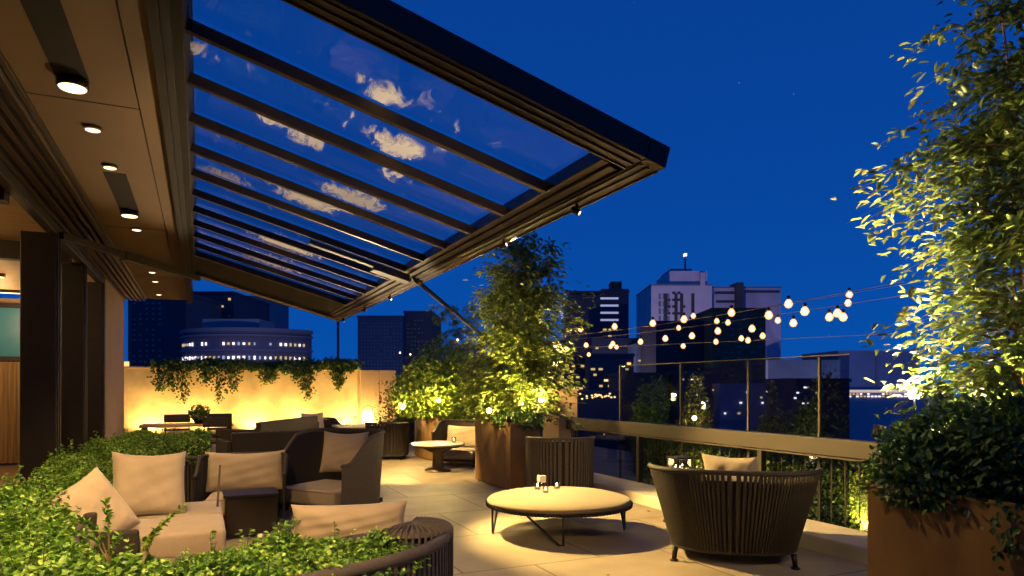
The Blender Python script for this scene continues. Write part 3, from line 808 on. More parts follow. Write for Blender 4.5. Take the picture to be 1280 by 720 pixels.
def outer_shrub(px, X, r, label, n, lm, seed, name='shrub'):
    return shrub(name, (X, at_x(px,X), 0), label, 'shrub', r, n, (.04,.07,.5), lm, lumps=12, seed=seed)
outer_shrub(813, 6.6, (.36,.36,1.55), 'dark upright shrub behind the first glass screen', 5200, M['leaf_dark'], 61)
outer_shrub(866, 6.9, (.50,.45,1.50), 'golden-leaved bush beyond the glass beside the dark upright shrub', 5000, M['leaf_bamboo'], 62)
outer_shrub(962, 6.7, (.40,.40,1.28), 'low pale-tipped bush seen through the glass screen', 2600, M['leaf_ivy'], 63)
outer_shrub(1018, 6.5, (.42,.5,1.40), 'olive bush behind the narrow tinted glass panel', 4200, M['leaf_ivy'], 64)

# ------------------------------------------------------------------ railing, pillar, glass screens
rl = thing('handrail', (5.33,6,0), 'broad brown metal handrail running the length of the right side', 'railing')
RZ0, RZ1 = .765, .925
rel(MB().box((5.27,.2,RZ0),(5.40,9.44,RZ1)).build('top_rail', M['rail'], rl, bevel=.008), rl)
rel(MB().box((5.275,.2,RZ0-.022),(5.395,9.44,RZ0-.004)).build('lower_lip', M['rail'], rl, bevel=.003), rl)
for y in (7.54, 5.37, 3.2, 1.03, 9.3):
    rel(MB().box((5.30,y-.03,.13),(5.37,y+.03,RZ0-.024)).build('post', M['dark'], rl, bevel=.004), rl)
bl = MB()
y = 2.0
while y < 7.45:
    bl.box((5.385,y,.13),(5.395,y+.008,.742)); y += .15
rel(bl.build('baluster_row', M['dark'], rl), rl)
rel(MB().box((5.335,7.6,.135),(5.345,9.25,.74)).build('glass_infill', M['glass_dark'], rl), rl)
pp = thing('stone_pillar', (5.33,9.75,0), 'short square ochre pillar at the far end of the handrail', 'pillar')
MB().box((-.17,-.28,0),(.17,.28,1.34)).build('shaft', M['render'], pp, bevel=.008)
MB().box((-.185,-.295,1.341),(.185,.295,1.375)).build('cap', M['render'], pp, bevel=.006)
def screen(y0, y1, m, label, x=5.46, z1=1.71):
    t = thing('glass_screen', (x,(y0+y1)/2,0), label, 'glass screen', 'glass wind screens beyond the handrail')
    h = (y1-y0)/2
    MB().box((-.005,-h+.01,.0),(.005,h-.025,z1-.012)).build('glass_pane', m, t)
    MB().box((-.014,h-.024,-.02),(.014,h,z1)).build('post', M['screenpost'], t, bevel=.003)
    MB().box((-.010,-h+.0,z1-.011),(.010,h-.025,z1)).build('top_trim', M['screenpost'], t)
M['screenpost'] = mat('olive_gold_frame', (.055,.048,.02), .7, 0)
screen(4.41,4.76,M['glass_dark'],'narrow dark tinted glass panel at the right end of the screens')
screen(4.76,5.70,M['glass_fence'],'glass screen panel next to the narrow tinted one')
screen(5.70,6.85,M['glass_fence'],'glass screen panel in front of the dark brown tower')
screen(6.85,8.20,M['glass_fence'],'glass screen panel nearest the tall bamboo, left end of the row')

# ------------------------------------------------------------------ furniture
def rbox(a, b, name, m, parent, bev=.03, seg=4, M4=None):
    return MB().box(a, b, M4).build(name, m, parent, bevel=bev, seg=seg, smooth=True)
def pillow_mesh(w, h, t, n=28, sag=.05, seed=0):
    """pillow standing in XZ plane, thickness along Y, base at z=0"""
    rd = random.Random(seed); mb = MB(); ph = [rd.uniform(0,6) for _ in range(4)]
    for side in (-1,1):
        vs = []
        for i in range(n+1):
            for jx in range(n+1):
                u = 2*i/n-1; v = 2*jx/n-1
                th = t/2*((1-abs(u)**3.2)*(1-abs(v)**3.2))**.5
                th += (.007*math.sin(u*4+ph[0])*math.sin(v*3+ph[1]) + .004*math.sin(u*9+v*5+ph[2]) + .003*math.sin(v*13-u*6+ph[3]))*(1-u*u)**.5*(1-v*v)**.5
                pin = 1 - .055*(1-abs(v)**2)*(abs(u)**3); pin2 = 1 - .055*(1-abs(u)**2)*(abs(v)**3)
                x = u*w/2*pin; z = h/2 + v*h/2*pin2 - sag*(1-u*u)*(v > 0)*v*h*.9
                vs.append((x, side*th, z))
        fs = [(i*(n+1)+jx, (i+1)*(n+1)+jx, (i+1)*(n+1)+jx+1, i*(n+1)+jx+1) for i in range(n) for jx in range(n)]
        if side > 0: fs = [f[::-1] for f in fs]
        mb.add(vs, fs, True)
    return mb
def pillow(name, parent_loc, rz, tilt, w, h, t, m, label=None, cat=None, group=None, parent=None, roll=0, seed=0):
    if parent is None:
        o = pillow_mesh(w,h,t,seed=seed).build(name, m); tag(o, label, cat, group)
    else: o = pillow_mesh(w,h,t,seed=seed).build(name, m, parent)
    o.location = parent_loc; o.rotation_mode = 'XYZ'
    o.rotation_euler = (Matrix.Rotation(rz,3,'Z') @ Matrix.Rotation(tilt,3,'X') @ Matrix.Rotation(roll,3,'Y')).to_euler()
    return o

def plan(s, a, b, rc):
    """U plan, s in 0..1 from the left arm front round the back to the right arm front; front is -Y"""
    n = 2.6
    g = math.pi*(1 - s)  # pi..0
    straight = .26
    if s < straight:
        f = s/straight; return (-a, -b + f*b*1.0, 'L')
    if s > 1-straight:
        f = (1-s)/straight; return (a, -b + f*b*1.0, 'R')
    g = math.pi*(1-(s-straight)/(1-2*straight))
    c, q = math.cos(g), math.sin(g)
    return (a*math.copysign(abs(c)**(2/n), c), b*abs(q)**(2/n), 'B')
def woven_chair(loc, rz, label, group, a=.5, b=.42, hf=.56, hb=.76, flare=.12, zb=.14, dens=84, slat=M['rope'], cush=M['fabric'], back=True, seatcol=None, solid=False, liner=.80, bp=(.56,.40), bprot=0.0):
    t = thing('woven_armchair', loc, label, 'armchair', group, rz)
    def hgt(s):
        f = 1-abs(2*s-1); f = max(0,min(1,(f-.08)/.55)); f = f*f*(3-2*f); return hf+(hb-hf)*f
    def pos(s, z, off=0):
        x, y, _ = plan(s,a,b,0); k = 1 + flare*((z-zb)/(hb-zb)) - flare*.6
        l = math.hypot(x,y)+1e-9
        return Vector((x*k + off*x/l, y*k + off*y/l, z))
    mb = MB()
    for i in range(dens):
        s = (i+.5)/dens; h = hgt(s)
        ds = (.30 if not solid else .5)/dens
        vs = []
        for z in (zb, zb+(h-zb)*.5, h-.01):
            vs += [pos(s-ds,z,.012), pos(s+ds,z,.012), pos(s+ds,z,-.004), pos(s-ds,z,-.004)]
        fs = []
        for q in (0,4): fs += [(q+0,q+1,q+5,q+4),(q+1,q+2,q+6,q+5),(q+2,q+3,q+7,q+6),(q+3,q+0,q+4,q+7)]
        mb.add(vs, fs+[(3,2,1,0),(8,9,10,11)])
    mb.build('slat_shell', slat, t)
    lm = MB(); NN = 60; vs = []
    for i in range(NN+1):
        s = .01+.98*i/NN; h = hgt(s)
        vs += [pos(s,zb+.01,-.012), pos(s,zb+(h-zb)*liner,-.012)]
    lm.add(vs, [(2*i,2*i+1,2*i+3,2*i+2) for i in range(NN)], True)
    lm.build('inner_liner', M['liner'], t)
    MB().tube([pos(i/70, hgt(i/70), .004) for i in range(71)], .020, 8).build('rim_tube', slat, t)
    MB().tube([pos(i/50, zb, .0) for i in range(51)], .016, 8).build('base_frame', slat, t)
    MB().box((-a*(.9-flare*.7),-b*.92,zb+.002),(a*(.9-flare*.7),b*(.82-flare*.7),zb+.05)).build('seat_deck', M['liner'], t)
    for sx in (-1,1):
        for sy in (-1,1):
            MB().tube([(sx*a*.74,sy*b*.68,zb+.01),(sx*a*.76,sy*b*.72,.012)], [.024,.018], 8).lathe([(.034,0),(.034,.012),(.02,.016)],12,(sx*a*.76,sy*b*.72,0)).build('foot', M['blackmetal'], t)
    zs = zb+.051
    ck = .84-flare*.55
    sc = rbox((-a*ck,-b*1.0,zs),(a*ck,b*(.74-flare*.6),zs+.17),'seat_cushion',cush,t,.04)
    MB().tube([(-a*ck,-b*1.0,zs+.155),(a*ck,-b*1.0,zs+.155)], .006, 6).build('piping', M['piping'], sc)
    if back:
        pillow('back_cushion', (0,b*.42,zs+.165), bprot, R(-14), bp[0]*2*a, bp[1], .16, cush, parent=t, seed=int(abs(loc[0])*10))
    return t
G_CH = 'woven armchairs on the terrace'
# right foreground chair (seen from behind)
woven_chair((4.06,4.42,0), R(139), 'large dark woven armchair seen from behind at the lower right', G_CH, a=.60, b=.50, hf=.60, hb=.745, flare=.30, zb=.10, dens=150, liner=.90, bp=(.34,.42))
woven_chair((4.22,7.72,0), R(158), 'dark slatted armchair seen from behind beside the narrow bamboo planter', G_CH, a=.42, b=.37, hf=.60, hb=.76, flare=.04, zb=.06, dens=62, slat=mat('khaki_rope', (.11,.09,.055), .7, var=.2, scale=50), back=False, liner=.95)
pillow('throw_pillow', (4.28,4.62,.42), R(115), R(-20), .50, .42, .15, M['fabric'], 'pale pillow showing above the rim of the large foreground armchair', 'pillow', seed=9)
# main left chair facing camera-left
woven_chair((1.40,8.0,0), R(-52), 'wide dark-shelled armchair with a square taupe pillow, middle of the left seating', G_CH, a=.53, b=.46, hf=.56, hb=.88, flare=.10, zb=.06, dens=120, solid=True, slat=M['rope2'], cush=M['fabric2'], liner=.97, back=False)
pillow('throw_pillow', (1.50,8.02,.40), R(-34), R(-16), .56, .50, .17, M['fabric2'], 'square taupe pillow standing in the wide dark-shelled armchair', 'pillow', seed=4)
# low sofa in the left foreground
sf = thing('low_sofa', (-.2,5.6,0), 'low pale sofa with dark shell inside the curved planter, left foreground', 'sofa')
MB().box((-.38,-.66,.05),(.33,.66,.27)).build('base', M['liner'], sf, bevel=.02)
rbox((-.36,-.655,.272),(.36,.0,.45),'seat_cushion',M['fabric2'],sf,.035)
rbox((-.36,.008,.272),(.36,.655,.45),'seat_cushion',M['fabric2'],sf,.035)
MB().box((-.46,-.70,.05),(-.385,.70,.62)).box((-.385,.665,.05),(-.1,.72,.58)).box((-.385,-.72,.05),(-.15,-.665,.50)).build('shell_back', M['liner'], sf, bevel=.02)
pillow('throw_pillow', (-.34,5.66,.45), R(10), R(-22), .50, .50, .18, M['fabric'], 'upright square oatmeal pillow at the far end of the low sofa', 'pillow', seed=1, roll=R(3))
pillow('throw_pillow', (-.52,5.02,.40), R(34), R(-26), .50, .47, .19, M['fabric'], 'oatmeal pillow tilted on its corner at the near end of the low sofa', 'pillow', seed=2, roll=R(-24))
# second pale chair behind the cube table
woven_chair((.42,7.75,0), R(-8), 'low armchair with wide pale cushion behind the black cube table', G_CH, a=.42, b=.36, hf=.50, hb=.66, flare=.05, zb=.06, dens=60, slat=M['rope'], cush=M['fabric'], liner=.95, bp=(.98,.44))
cube = thing('cube_table', (.44,6.98,0), 'black cube side table between the sofa and the pale cushioned chair', 'table')
MB().box((-.23,-.2,.02),(.23,.2,.375)).build('body', mat('black_lacquer', (.012,.008,.006), .18, 0, var=.2), cube, bevel=.008)
MB().box((-.245,-.215,.376),(.245,.215,.40)).build('top', M['blackmetal'], cube, bevel=.005)
pole = thing('slim_stake', (.10,5.9,0), 'slim dark metal rod standing between the sofa corner and the pale chair', 'stake')
MB().tube([(0,0,0),(.045,0,.78)], .008, 8).build('rod', M['corten_trim'], pole)
MB().lathe([(.06,0),(.06,.01),(.01,.016)],16).build('foot_disc', M['corten_trim'], pole)
# loveseat against the front planter wall, only its bolster shows
lv = thing('low_sofa', (.92,4.62,0), 'low seat behind the front hedge with a long pale bolster along its back', 'sofa', rz=R(-4))
MB().box((-.42,-.30,.05),(.42,.36,.25)).build('base', M['liner'], lv, bevel=.02)
rbox((-.41,-.28,.252),(.41,.36,.40),'seat_cushion',M['fabric2'],lv,.035)
pillow('throw_pillow', (.90,4.52,.36), R(-12), R(8), .74, .29, .17, M['fabric'], 'long pale bolster pillow showing above the front hedge', 'pillow', seed=6)
# small tray table with pot and candle
st_ = thing('side_table', (.42,4.52,0), 'small dark side table behind the front hedge', 'table')
MB().lathe([(.17,.31),(.175,.32),(.175,.33),(.17,.335)],28).build('top', M['blackmetal'], st_)
MB().tube([(0,0,.0),(0,0,.31)], .014, 8).lathe([(.12,0),(.12,.01),(.015,.02)],20).build('pedestal', M['blackmetal'], st_)
pot = thing('flower_pot', (.45,4.50,.335), 'square cream pot on the small dark side table', 'pot')
v = []
for z, w in ((0,.062),(.13,.078),(.13,.066),(.05,.06)): v += [(-w,-w,z),(w,-w,z),(w,w,z),(-w,w,z)]
MB().add(v, [(3,2,1,0)]+[(4*k+i,4*k+(i+1)%4,4*k+4+(i+1)%4,4*k+4+i) for k in range(3) for i in range(4)]+[(12,13,14,15)]).build('pot_body', M['ceramic'], pot, bevel=.004)
sprig_plant('potted_sprig', (.46,4.5,.42), 'small green sprig growing from the square cream pot', 'plant', [(.05,.02,.12,8),(.12,.0,.13,10),(-.03,.02,.09,6)], M['leaf_hedge'], (.02,.035))
vs_ = thing('bottle_vase', (.345,4.53,.335), 'narrow tapered cream vase beside the square cream pot', 'vase')
MB().lathe([(.034,0),(.038,.03),(.032,.09),(.016,.13),(.018,.145)],20).build('vase_body', M['ceramic'], vs_)

# round daybed/ottoman with rod legs
db = thing('round_daybed', (3.17,5.82,0), 'round khaki upholstered ottoman on thin rod legs in the middle of the floor', 'ottoman')
Rr = .70
MB().lathe([(Rr*.90,.285),(Rr*.98,.29),(Rr*1.0,.308),(Rr*.97,.330),(Rr*.86,.350),(Rr*.5,.366),(.01,.372)],64).build('cushion', M['daybed'], db)
MB().lathe([(Rr*.88,.262),(Rr*1.0,.264),(Rr*1.0,.284),(Rr*.88,.284)],64).build('frame_ring', M['blackmetal'], db)
rope = MB()
for k in range(120):
    g = 2*math.pi*k/120; rope.tube([(Rr*1.004*math.cos(g),Rr*1.004*math.sin(g),.262),(Rr*1.008*math.cos(g+.03),Rr*1.008*math.sin(g+.03),.296)], .005, 4, False)
rope.build('rope_lacing', M['rope'], db)
for k,g0 in enumerate((R(-115),R(-20),R(70),R(165))):
    p = Vector((math.cos(g0)*Rr*.93, math.sin(g0)*Rr*.93, 0)); q = Vector((math.cos(g0-.55)*Rr*.9, math.sin(g0-.55)*Rr*.9, 0))
    MB().tube([p+Vector((0,0,.27)), p+Vector((0,0,.012)), p.lerp(q,.12)+Vector((0,0,.012)), q+Vector((0,0,.262))], .011, 8).build('leg', M['blackmetal'], db)
def candle(p, label, s=1.0, h=.07, lit=True, group='tea lights on the tables'):
    t = thing('candle_glass', p, label, 'candle', group)
    MB().lathe([(.028*s,0),(.032*s,h*s),(.029*s,h*s),(.026*s,.008)],18).build('glass_cup', M['glass_clear'], t)
    MB().lathe([(.022*s,.009),(.022*s,.026*s),(.001,.028*s)],14).build('wax', M['ceramic'], t)
    MB().lathe([(.002,.028*s),(.008*s,.038*s),(.006*s,.048*s),(.001,.06*s)],10).build('flame', M['candle'], t)
    point(t, Vector(p)+Vector((0,0,.10*s)), 3.0*s, (1,.6,.22), .02)
cc = Vector((3.17,5.82,.372))
for px, py, s, lb in ((672,612,1.15,'left tea light on the round ottoman'),(682,616,1.0,'middle tea light on the round ottoman, nearest the edge'),(696,611,1.1,'right tea light on the round ottoman')):
    candle(atz(px,py,.374), lb, s)
br_ = tag(MB().box((-.04,-.03,0),(.04,.03,.075)).build('small_box', M['ceramic'], bevel=.004), 'small cream box behind the tea lights on the round ottoman', 'box')
br_.location = atz(677,603,.374)

# far pedestal table
pt = thing('pedestal_table', (3.62,10.85,0), 'round pale-topped pedestal table beyond the narrow planter', 'table')
MB().lathe([(.42,.43),(.45,.44),(.45,.465),(.44,.47),(.01,.472)],48).build('top', M['stonetop'], pt)
MB().lathe([(.36,.40),(.42,.43),(.40,.431)],32).lathe([(.22,0),(.22,.02),(.10,.05),(.09,.30),(.30,.40)],28).build('pedestal', M['corten_trim'], pt)
candle((3.86,10.75,.473), 'tea light on the round pale pedestal table', 1.3)
woven_chair((4.30,11.55,0), R(-40), 'pale-cushioned armchair beyond the round pedestal table', G_CH, a=.42, b=.38, hf=.60, hb=.78, flare=.06, zb=.08, dens=50, slat=M['rope'], liner=.95, bp=(.9,.42))
# right table with lantern behind the foreground chair
tb = thing('side_table', (4.52,5.72,0), 'small round dark side table hidden behind the large foreground armchair', 'table')
MB().lathe([(.21,.45),(.22,.46),(.22,.475),(.01,.477)],32).build('top', M['blackmetal'], tb)
MB().tube([(0,0,.01),(0,0,.45)], .018, 10).lathe([(.15,0),(.15,.012),(.02,.02)],24).build('pedestal', M['blackmetal'], tb)
ln = thing('lantern', (4.50,5.66,.477), 'small dark square lantern with sparkling glass behind the foreground armchair', 'lantern')
fr = MB()
for sx in (-1,1):
    for sy in (-1,1): fr.box((sx*.085-.007,sy*.085-.007,0),(sx*.085+.007,sy*.085+.007,.19))
fr.box((-.095,-.095,0),(.095,.095,.012)).box((-.098,-.098,.19),(.098,.098,.205))
fr.build('frame', M['blackmetal'], ln, bevel=.002)
MB().box((-.08,-.08,.02),(.08,.08,.185)).build('glass', M['glass_clear'], ln)
fl = MB()
for k in range(9):
    x, y, z = rnd.uniform(-.055,.055), rnd.uniform(-.055,.055), rnd.uniform(.05,.13)
    fl.lathe([(.001,-.009),(.008,0),(.001,.012)],8,(x,y,z))
fl.build('flame', emit('lantern_glow',(1,.72,.42),9), ln)
point(ln, (4.50,5.66,.62), 3.5, (1,.62,.28), .05)

# ---- far seating group
def bench(loc, rz, L, label, name='low_sofa', cushions=2, h=.72):
    t = thing(name, loc, label, 'sofa', 'dark sofas at the far end of the terrace', rz)
    MB().box((-L/2,-.38,.06),(L/2,.36,.26)).build('base', M['liner'], t, bevel=.015)
    MB().box((-L/2,.30,.06),(L/2,.40,h)).box((-L/2-.07,-.38,.06),(-L/2-.001,.40,h-.12)).box((L/2+.001,-.38,.06),(L/2+.07,.40,h-.12)).build('shell_back', M['rope'], t, bevel=.02)
    for k in range(cushions):
        a = -L/2 + L*k/cushions+.01; b = -L/2+L*(k+1)/cushions-.01
        rbox((a,-.37,.262),(b,.28,.40),'seat_cushion',M['fabric2'],t,.03)
        pillow('back_cushion', ((a+b)/2,.2,.39), 0, R(-12), (b-a)*.9, .34, .14, M['fabric'], parent=t, seed=k)
    return t
bench((1.25,13.7,0), R(60)+math.pi, 2.6, 'long dark sofa with pale cushions before the lit wall', cushions=3, h=.80)
bench((1.0,11.4,0), R(10)+math.pi, 1.3, 'short dark sofa seen from behind, beyond the wide armchair', cushions=2, h=.72)
woven_chair((2.35,15.4,0), R(15), 'pale high-cushioned chair in front of the lit wall', G_CH, a=.42, b=.36, hf=.56, hb=.70, flare=.05, zb=.08, dens=46, liner=.95, bp=(.62,.56))
woven_chair((3.35,13.2,0), R(160), 'dark armchair seen from behind near the white lantern', G_CH, a=.40, b=.36, hf=.56, hb=.70, flare=.05, zb=.08, dens=46, liner=.95, back=False)
tag(MB().box((-.42,-.25,0),(.42,.25,.52)).build('storage_bench', M['dark'], bevel=.015), 'dark low box bench at the foot of the stone pier', 'bench').location = (4.60,17.0,0)
dt = thing('dining_table', (3.05,14.4,0), 'low table laid with glasses near the stone pier', 'table')
MB().box((-.5,-.35,.56),(.5,.35,.60)).build('top', M['stonetop'], dt, bevel=.005)
for sx in (-1,1):
    for sy in (-1,1): MB().tube([(sx*.44,sy*.29,0),(sx*.44,sy*.29,.559)], .016, 8).build('leg', M['blackmetal'], dt)
tl = thing('table_lantern', (3.25,14.45,.60), 'glowing white lantern on the low table near the stone pier', 'lantern')
MB().lathe([(.10,0),(.12,.02),(.12,.26),(.08,.32),(.05,.33)],24).build('glass_shade', emit('lantern_shade',(1,.80,.50),2.6), tl)
MB().lathe([(.125,-.0),(.127,.014),(.122,.016)],24).tube([(-.12,0,.25),(-.09,0,.38),(0,0,.42),(.09,0,.38),(.12,0,.25)], .006, 6).build('wire_frame', M['blackmetal'], tl)
point(tl, (3.25,14.40,1.05), 18, WARM, .08)
for k,(dx,dy) in enumerate(((-.42,-.2),(-.32,.02),(-.15,-.22),(-.05,.1),(.42,-.2))):
    g = thing('wine_glass', (3.05+dx,14.4+dy,.60), ['clear glass at the left corner of the low table','clear glass second from the left on the low table','clear glass at the front middle of the low table','clear glass close before the glowing lantern','clear glass at the right corner of the low table'][k], 'glass', 'glasses on the low table')
    MB().lathe([(.03,0),(.03,.004),(.004,.008),(.004,.08),(.035,.12),(.038,.17),(.030,.20),(.028,.20),(.034,.16)],14).build('glass_body', M['glass_clear'], g)
candle((2.80,14.35,.60), 'tea light on the low table near the stone pier', 1.4)
# left far table with plant
ft = thing('dining_table', (-.2,13.6,0), 'dark table with a potted plant at the far left', 'table')
MB().box((-.75,-.4,.70),(.75,.4,.74)).build('top', M['intwood'], ft, bevel=.005)
for sx in (-1,1):
    for sy in (-1,1): MB().box((sx*.68-.025,sy*.33-.025,0),(sx*.68+.025,sy*.33+.025,.699)).build('leg', M['blackmetal'], ft)
fp = thing('flower_pot', (.0,13.5,.74), 'round dark pot on the far left table', 'pot')
MB().lathe([(.09,0),(.12,.13),(.11,.13),(.08,.05)],20).build('pot_body', M['blackmetal'], fp)
shrub('potted_plant', (.0,13.5,.84), 'small bushy plant in the round dark pot on the far left table', 'plant', (.24,.2,.22), 900, (.04,.06,.5), M['leaf_ivy'], seed=71)
def dchair(loc, rz, label):
    t = thing('dining_chair', loc, label, 'chair', 'dark dining chairs at the far left table', rz)
    MB().box((-.23,-.22,.43),(.23,.22,.47)).build('seat', M['rope'], t, bevel=.01)
    for sx in (-1,1):
        MB().tube([(sx*.2,-.2,0),(sx*.2,-.2,.43)], .012, 6).build('leg', M['blackmetal'], t)
        MB().tube([(sx*.2,.2,0),(sx*.2,.21,.45),(sx*.21,.26,.86)], .012, 6).build('leg', M['blackmetal'], t)
    MB().box((-.23,.235,.72),(.23,.265,.88)).box((-.23,.22,.56),(.23,.245,.60)).build('backrest', M['rope'], t, bevel=.008)
dchair((.35,14.4,0), R(0), 'dark dining chair behind the far left table, right one')
dchair((-.4,14.4,0), R(0), 'dark dining chair behind the far left table, left one')
dchair((.25,12.9,0), R(185), 'dark dining chair in front of the far left table, its back to the camera')

# ------------------------------------------------------------------ uplights
def uplight(p, target, power, label, angle=110, col=YEL, group='ground uplights', lens=True):
    t = thing('uplight', p, label, 'uplight', group)
    v = (Vector(target)-Vector(p)).normalized()
    MB().tube([(0,0,-.06),(0,0,.02)], .008, 6).build('spike', M['blackmetal'], t)
    c = Vector((0,0,.04))
    MB().tube([c-v*.04, c+v*.035], .034, 14).build('housing', M['blackmetal'], t)
    if lens: MB().tube([c+v*.0355, c+v*.039], .028, 14).build('lens', M['uplens'], t)
    spot(t, Vector(p)+c+v*.05, target, power, angle, .7, col, .03)
for k,(px,nm) in enumerate(((186,'leftmost'),(250,'second from left'),(320,'third from left'),(378,'fourth from left'),(436,'rightmost'))):
    x = aty(px,480,18.5)[0]
    uplight((x,18.62,.12), (x,19.0,1.3), 230, 'small uplight at the foot of the stone wall, %s' % nm, 150, (1,.64,.20), 'uplights along the stone wall')
uplight((4.30,18.4,.12), (4.5,18.9,1.3), 170, 'small uplight at the foot of the bare stone pier', 140, (1,.62,.20), 'uplights along the stone wall')
def glowpoint(p, power, label, col=YEL, r=.035):
    t = thing('garden_light', p, label, 'garden light', 'glowing lights among the plants')
    MB().lathe([(.001,-r),(r*.7,-r*.7),(r,0),(r*.7,r*.7),(.001,r)],14).build('globe', M['uplens'], t)
    MB().tube([(0,0,-r),(0,0,-.16)], .006, 6).build('spike', M['blackmetal'], t)
    point(t, Vector(p)+Vector((0,0,r+.02)), power, col, .03)
glowpoint((4.32,8.45,1.22), 90, 'bright globe light low in the tall bamboo of the narrow planter')
glowpoint((4.85,9.0,1.75), 90, 'globe light on the right flank of the tall bamboo near the pillar')
glowpoint((3.60,8.6,1.08), 40, 'globe light at the left foot of the tall bamboo')
glowpoint((4.05,12.1,1.15), 110, 'globe light in front of the lime shrub')
glowpoint((3.6,13.0,1.0), 90, 'globe light left of the lime shrub')
glowpoint((4.9,13.6,.55), 80, 'globe light inside the golden bush')
glowpoint((3.72,2.58,1.36), 45, 'bright globe light at the foot of the towering corner bamboo', (1,.78,.42))
glowpoint((4.30,2.45,1.30), 30, 'globe light behind the russet stems of the corner bamboo', (1,.62,.28))
uplight((3.42,2.28,.95), (3.75,2.15,3.1), 380, 'uplight at the left rim of the corner planter aimed up the bamboo', 90, (1,.74,.34), lens=False)
uplight((3.65,2.75,1.1), (3.95,2.2,3.9), 800, 'uplight behind the corner planter aimed high into the bamboo', 80, (1,.74,.34), lens=False)
uplight((3.75,2.15,.95), (3.75,2.3,3.5), 500, 'uplight in the corner planter aimed up the bamboo', 100, (1,.78,.40), lens=False)
uplight((3.72,8.2,.93), (4.1,8.7,3.3), 500, 'uplight at the front rim of the narrow planter', 80, YEL, lens=False)
uplight((4.1,8.6,.95), (4.2,8.7,3.2), 400, 'uplight in the narrow planter aimed up the bamboo', 80, YEL, lens=False)
uplight((6.3,5.2,.02), (5.8,5.0,.7), 60, 'uplight outside the rail behind the clipped hedge', 150, YEL, lens=False)
uplight((1.15,2.3,.06), (.95,4.1,2.7), 420, 'small floor uplight before the curved planter aimed at the glass canopy', 46, (1,.74,.42), lens=False)
uplight((1.3,10.0,.06), (1.0,6.9,2.7), 700, 'small floor uplight behind the hedge end aimed at the glass canopy', 50, (1,.72,.40), lens=False)
uplight((5.46,6.6,.02), (5.85,6.6,.5), 150, 'low uplight by the clipped hedge under the handrail, far one', 150, YEL, lens=False)
uplight((5.46,4.3,.02), (5.85,4.3,.5), 150, 'low uplight by the clipped hedge under the handrail, near one', 150, YEL, lens=False)
glowpoint((6.55,at_x(868,6.55),.95), 16, 'garden light glowing inside the golden-leaved bush beyond the glass', (1,.62,.16))

# ------------------------------------------------------------------ string lights
def string(name_lbl, X, bulbs, ends, small=False, r=.022):
    pts = [(atx(px,py,X)) for px,py in bulbs]
    t = thing('string_lights', pts[0], name_lbl, 'string lights', 'festoon bulbs strung beyond the handrail')
    o = Vector(pts[0])
    e0 = atx(*ends[0], X); e1 = atx(*ends[1], X)
    wires = [e0]
    drops = MB()
    def wz(y):
        f = (y-e0.y)/(e1.y-e0.y); return e0.z+(e1.z-e0.z)*f - .10*math.sin(math.pi*min(1,max(0,f)))
    for p in pts:
        z = wz(p.y)
        bo = MB().lathe([(.001,-r),(r*.6,-r*.82),(r,-.1*r),(r*.75,r*.6),(r*.35,r*1.1)],12,tuple(p-o)).build('bulb', M['bulb_globe'], t)
        MB().lathe([(.001,-r*.5),(r*.3,-r*.4),(r*.42,0),(r*.3,r*.5),(.001,r*.7)],10,tuple(p-o)).build('filament', M['bulb_small'] if small else M['bulb'], bo)
        MB().tube([Vector((X,p.y,z))-o, Vector((X,p.y,p.z+r*1.9))-o], .0022, 4, False).build('drop_wire', M['blackmetal'], bo)
        MB().lathe([(r*.4,r*1.1),(r*.4,r*1.9),(.002,r*2)],8,tuple(p-o)).build('socket', M['blackmetal'], bo)
    wp = [Vector((X, e0.y+(e1.y-e0.y)*i/40, 0)) for i in range(41)]
    for w in wp: w.z = wz(w.y)
    MB().tube([w-o for w in wp], .0035, 5).build('cable', mat('festoon_cable', (.20,.16,.13), .6), t)
def zp(l): return [(680+u/3, 300+v/3) for u,v in l]
string('nearest festoon with the largest bulbs, running into the corner bamboo', 5.75, zp([(80,410),(138,335),(265,325),(408,313),(525,298),(703,273),(843,283),(917,240),(978,268)]), ((640,424),(1130,352)), r=.046)
string('middle festoon hanging slightly lower with medium bulbs', 6.5, zp([(158,395),(258,390),(362,382),(455,370),(555,360),(652,342),(780,333),(935,312),(1070,290),(1100,275),(1122,290)]), ((640,428),(1150,366)), r=.046)
string('farthest festoon of small faint bulbs', 8.2, zp([(168,430),(250,400),(272,402),(505,330),(522,398),(560,285),(648,305),(645,382),(690,310),(740,370),(765,377),(820,360),(877,302),(1145,205),(1140,237)]), ((640,426),(1150,352)), True, r=.048)
string('short festoon crossing behind the lime shrub and slender tree', 9.4, [(500,441),(513,443),(572,425),(588,443),(620,418),(640,416),(652,424)], ((470,432),(690,405)), True, r=.05)
# bare lower wires
for nm, X, a, b, lb in (('steel_wire', 5.9, (640,436),(1140,416),'lower bare wire below the festoons'),):
    A = atx(*a,X); B = atx(*b,X); t = thing(nm, A, lb, 'wire')
    MB().tube([Vector((0,0,0)), (B-A)*.5-Vector((0,0,.03)), B-A], .003, 5).build('cable', mat('wire_grey', (.3,.26,.25), .5), t)
# thin pole left
po = thing('mast_pole', (atd(436,470,17.9).x, 19.6, 0), 'thin dark vertical pole standing behind the stone wall', 'pole')
MB().tube([(0,0,0),(0,0,EYE+84*18.9/F)], .035, 8).build('shaft', M['dark'], po)

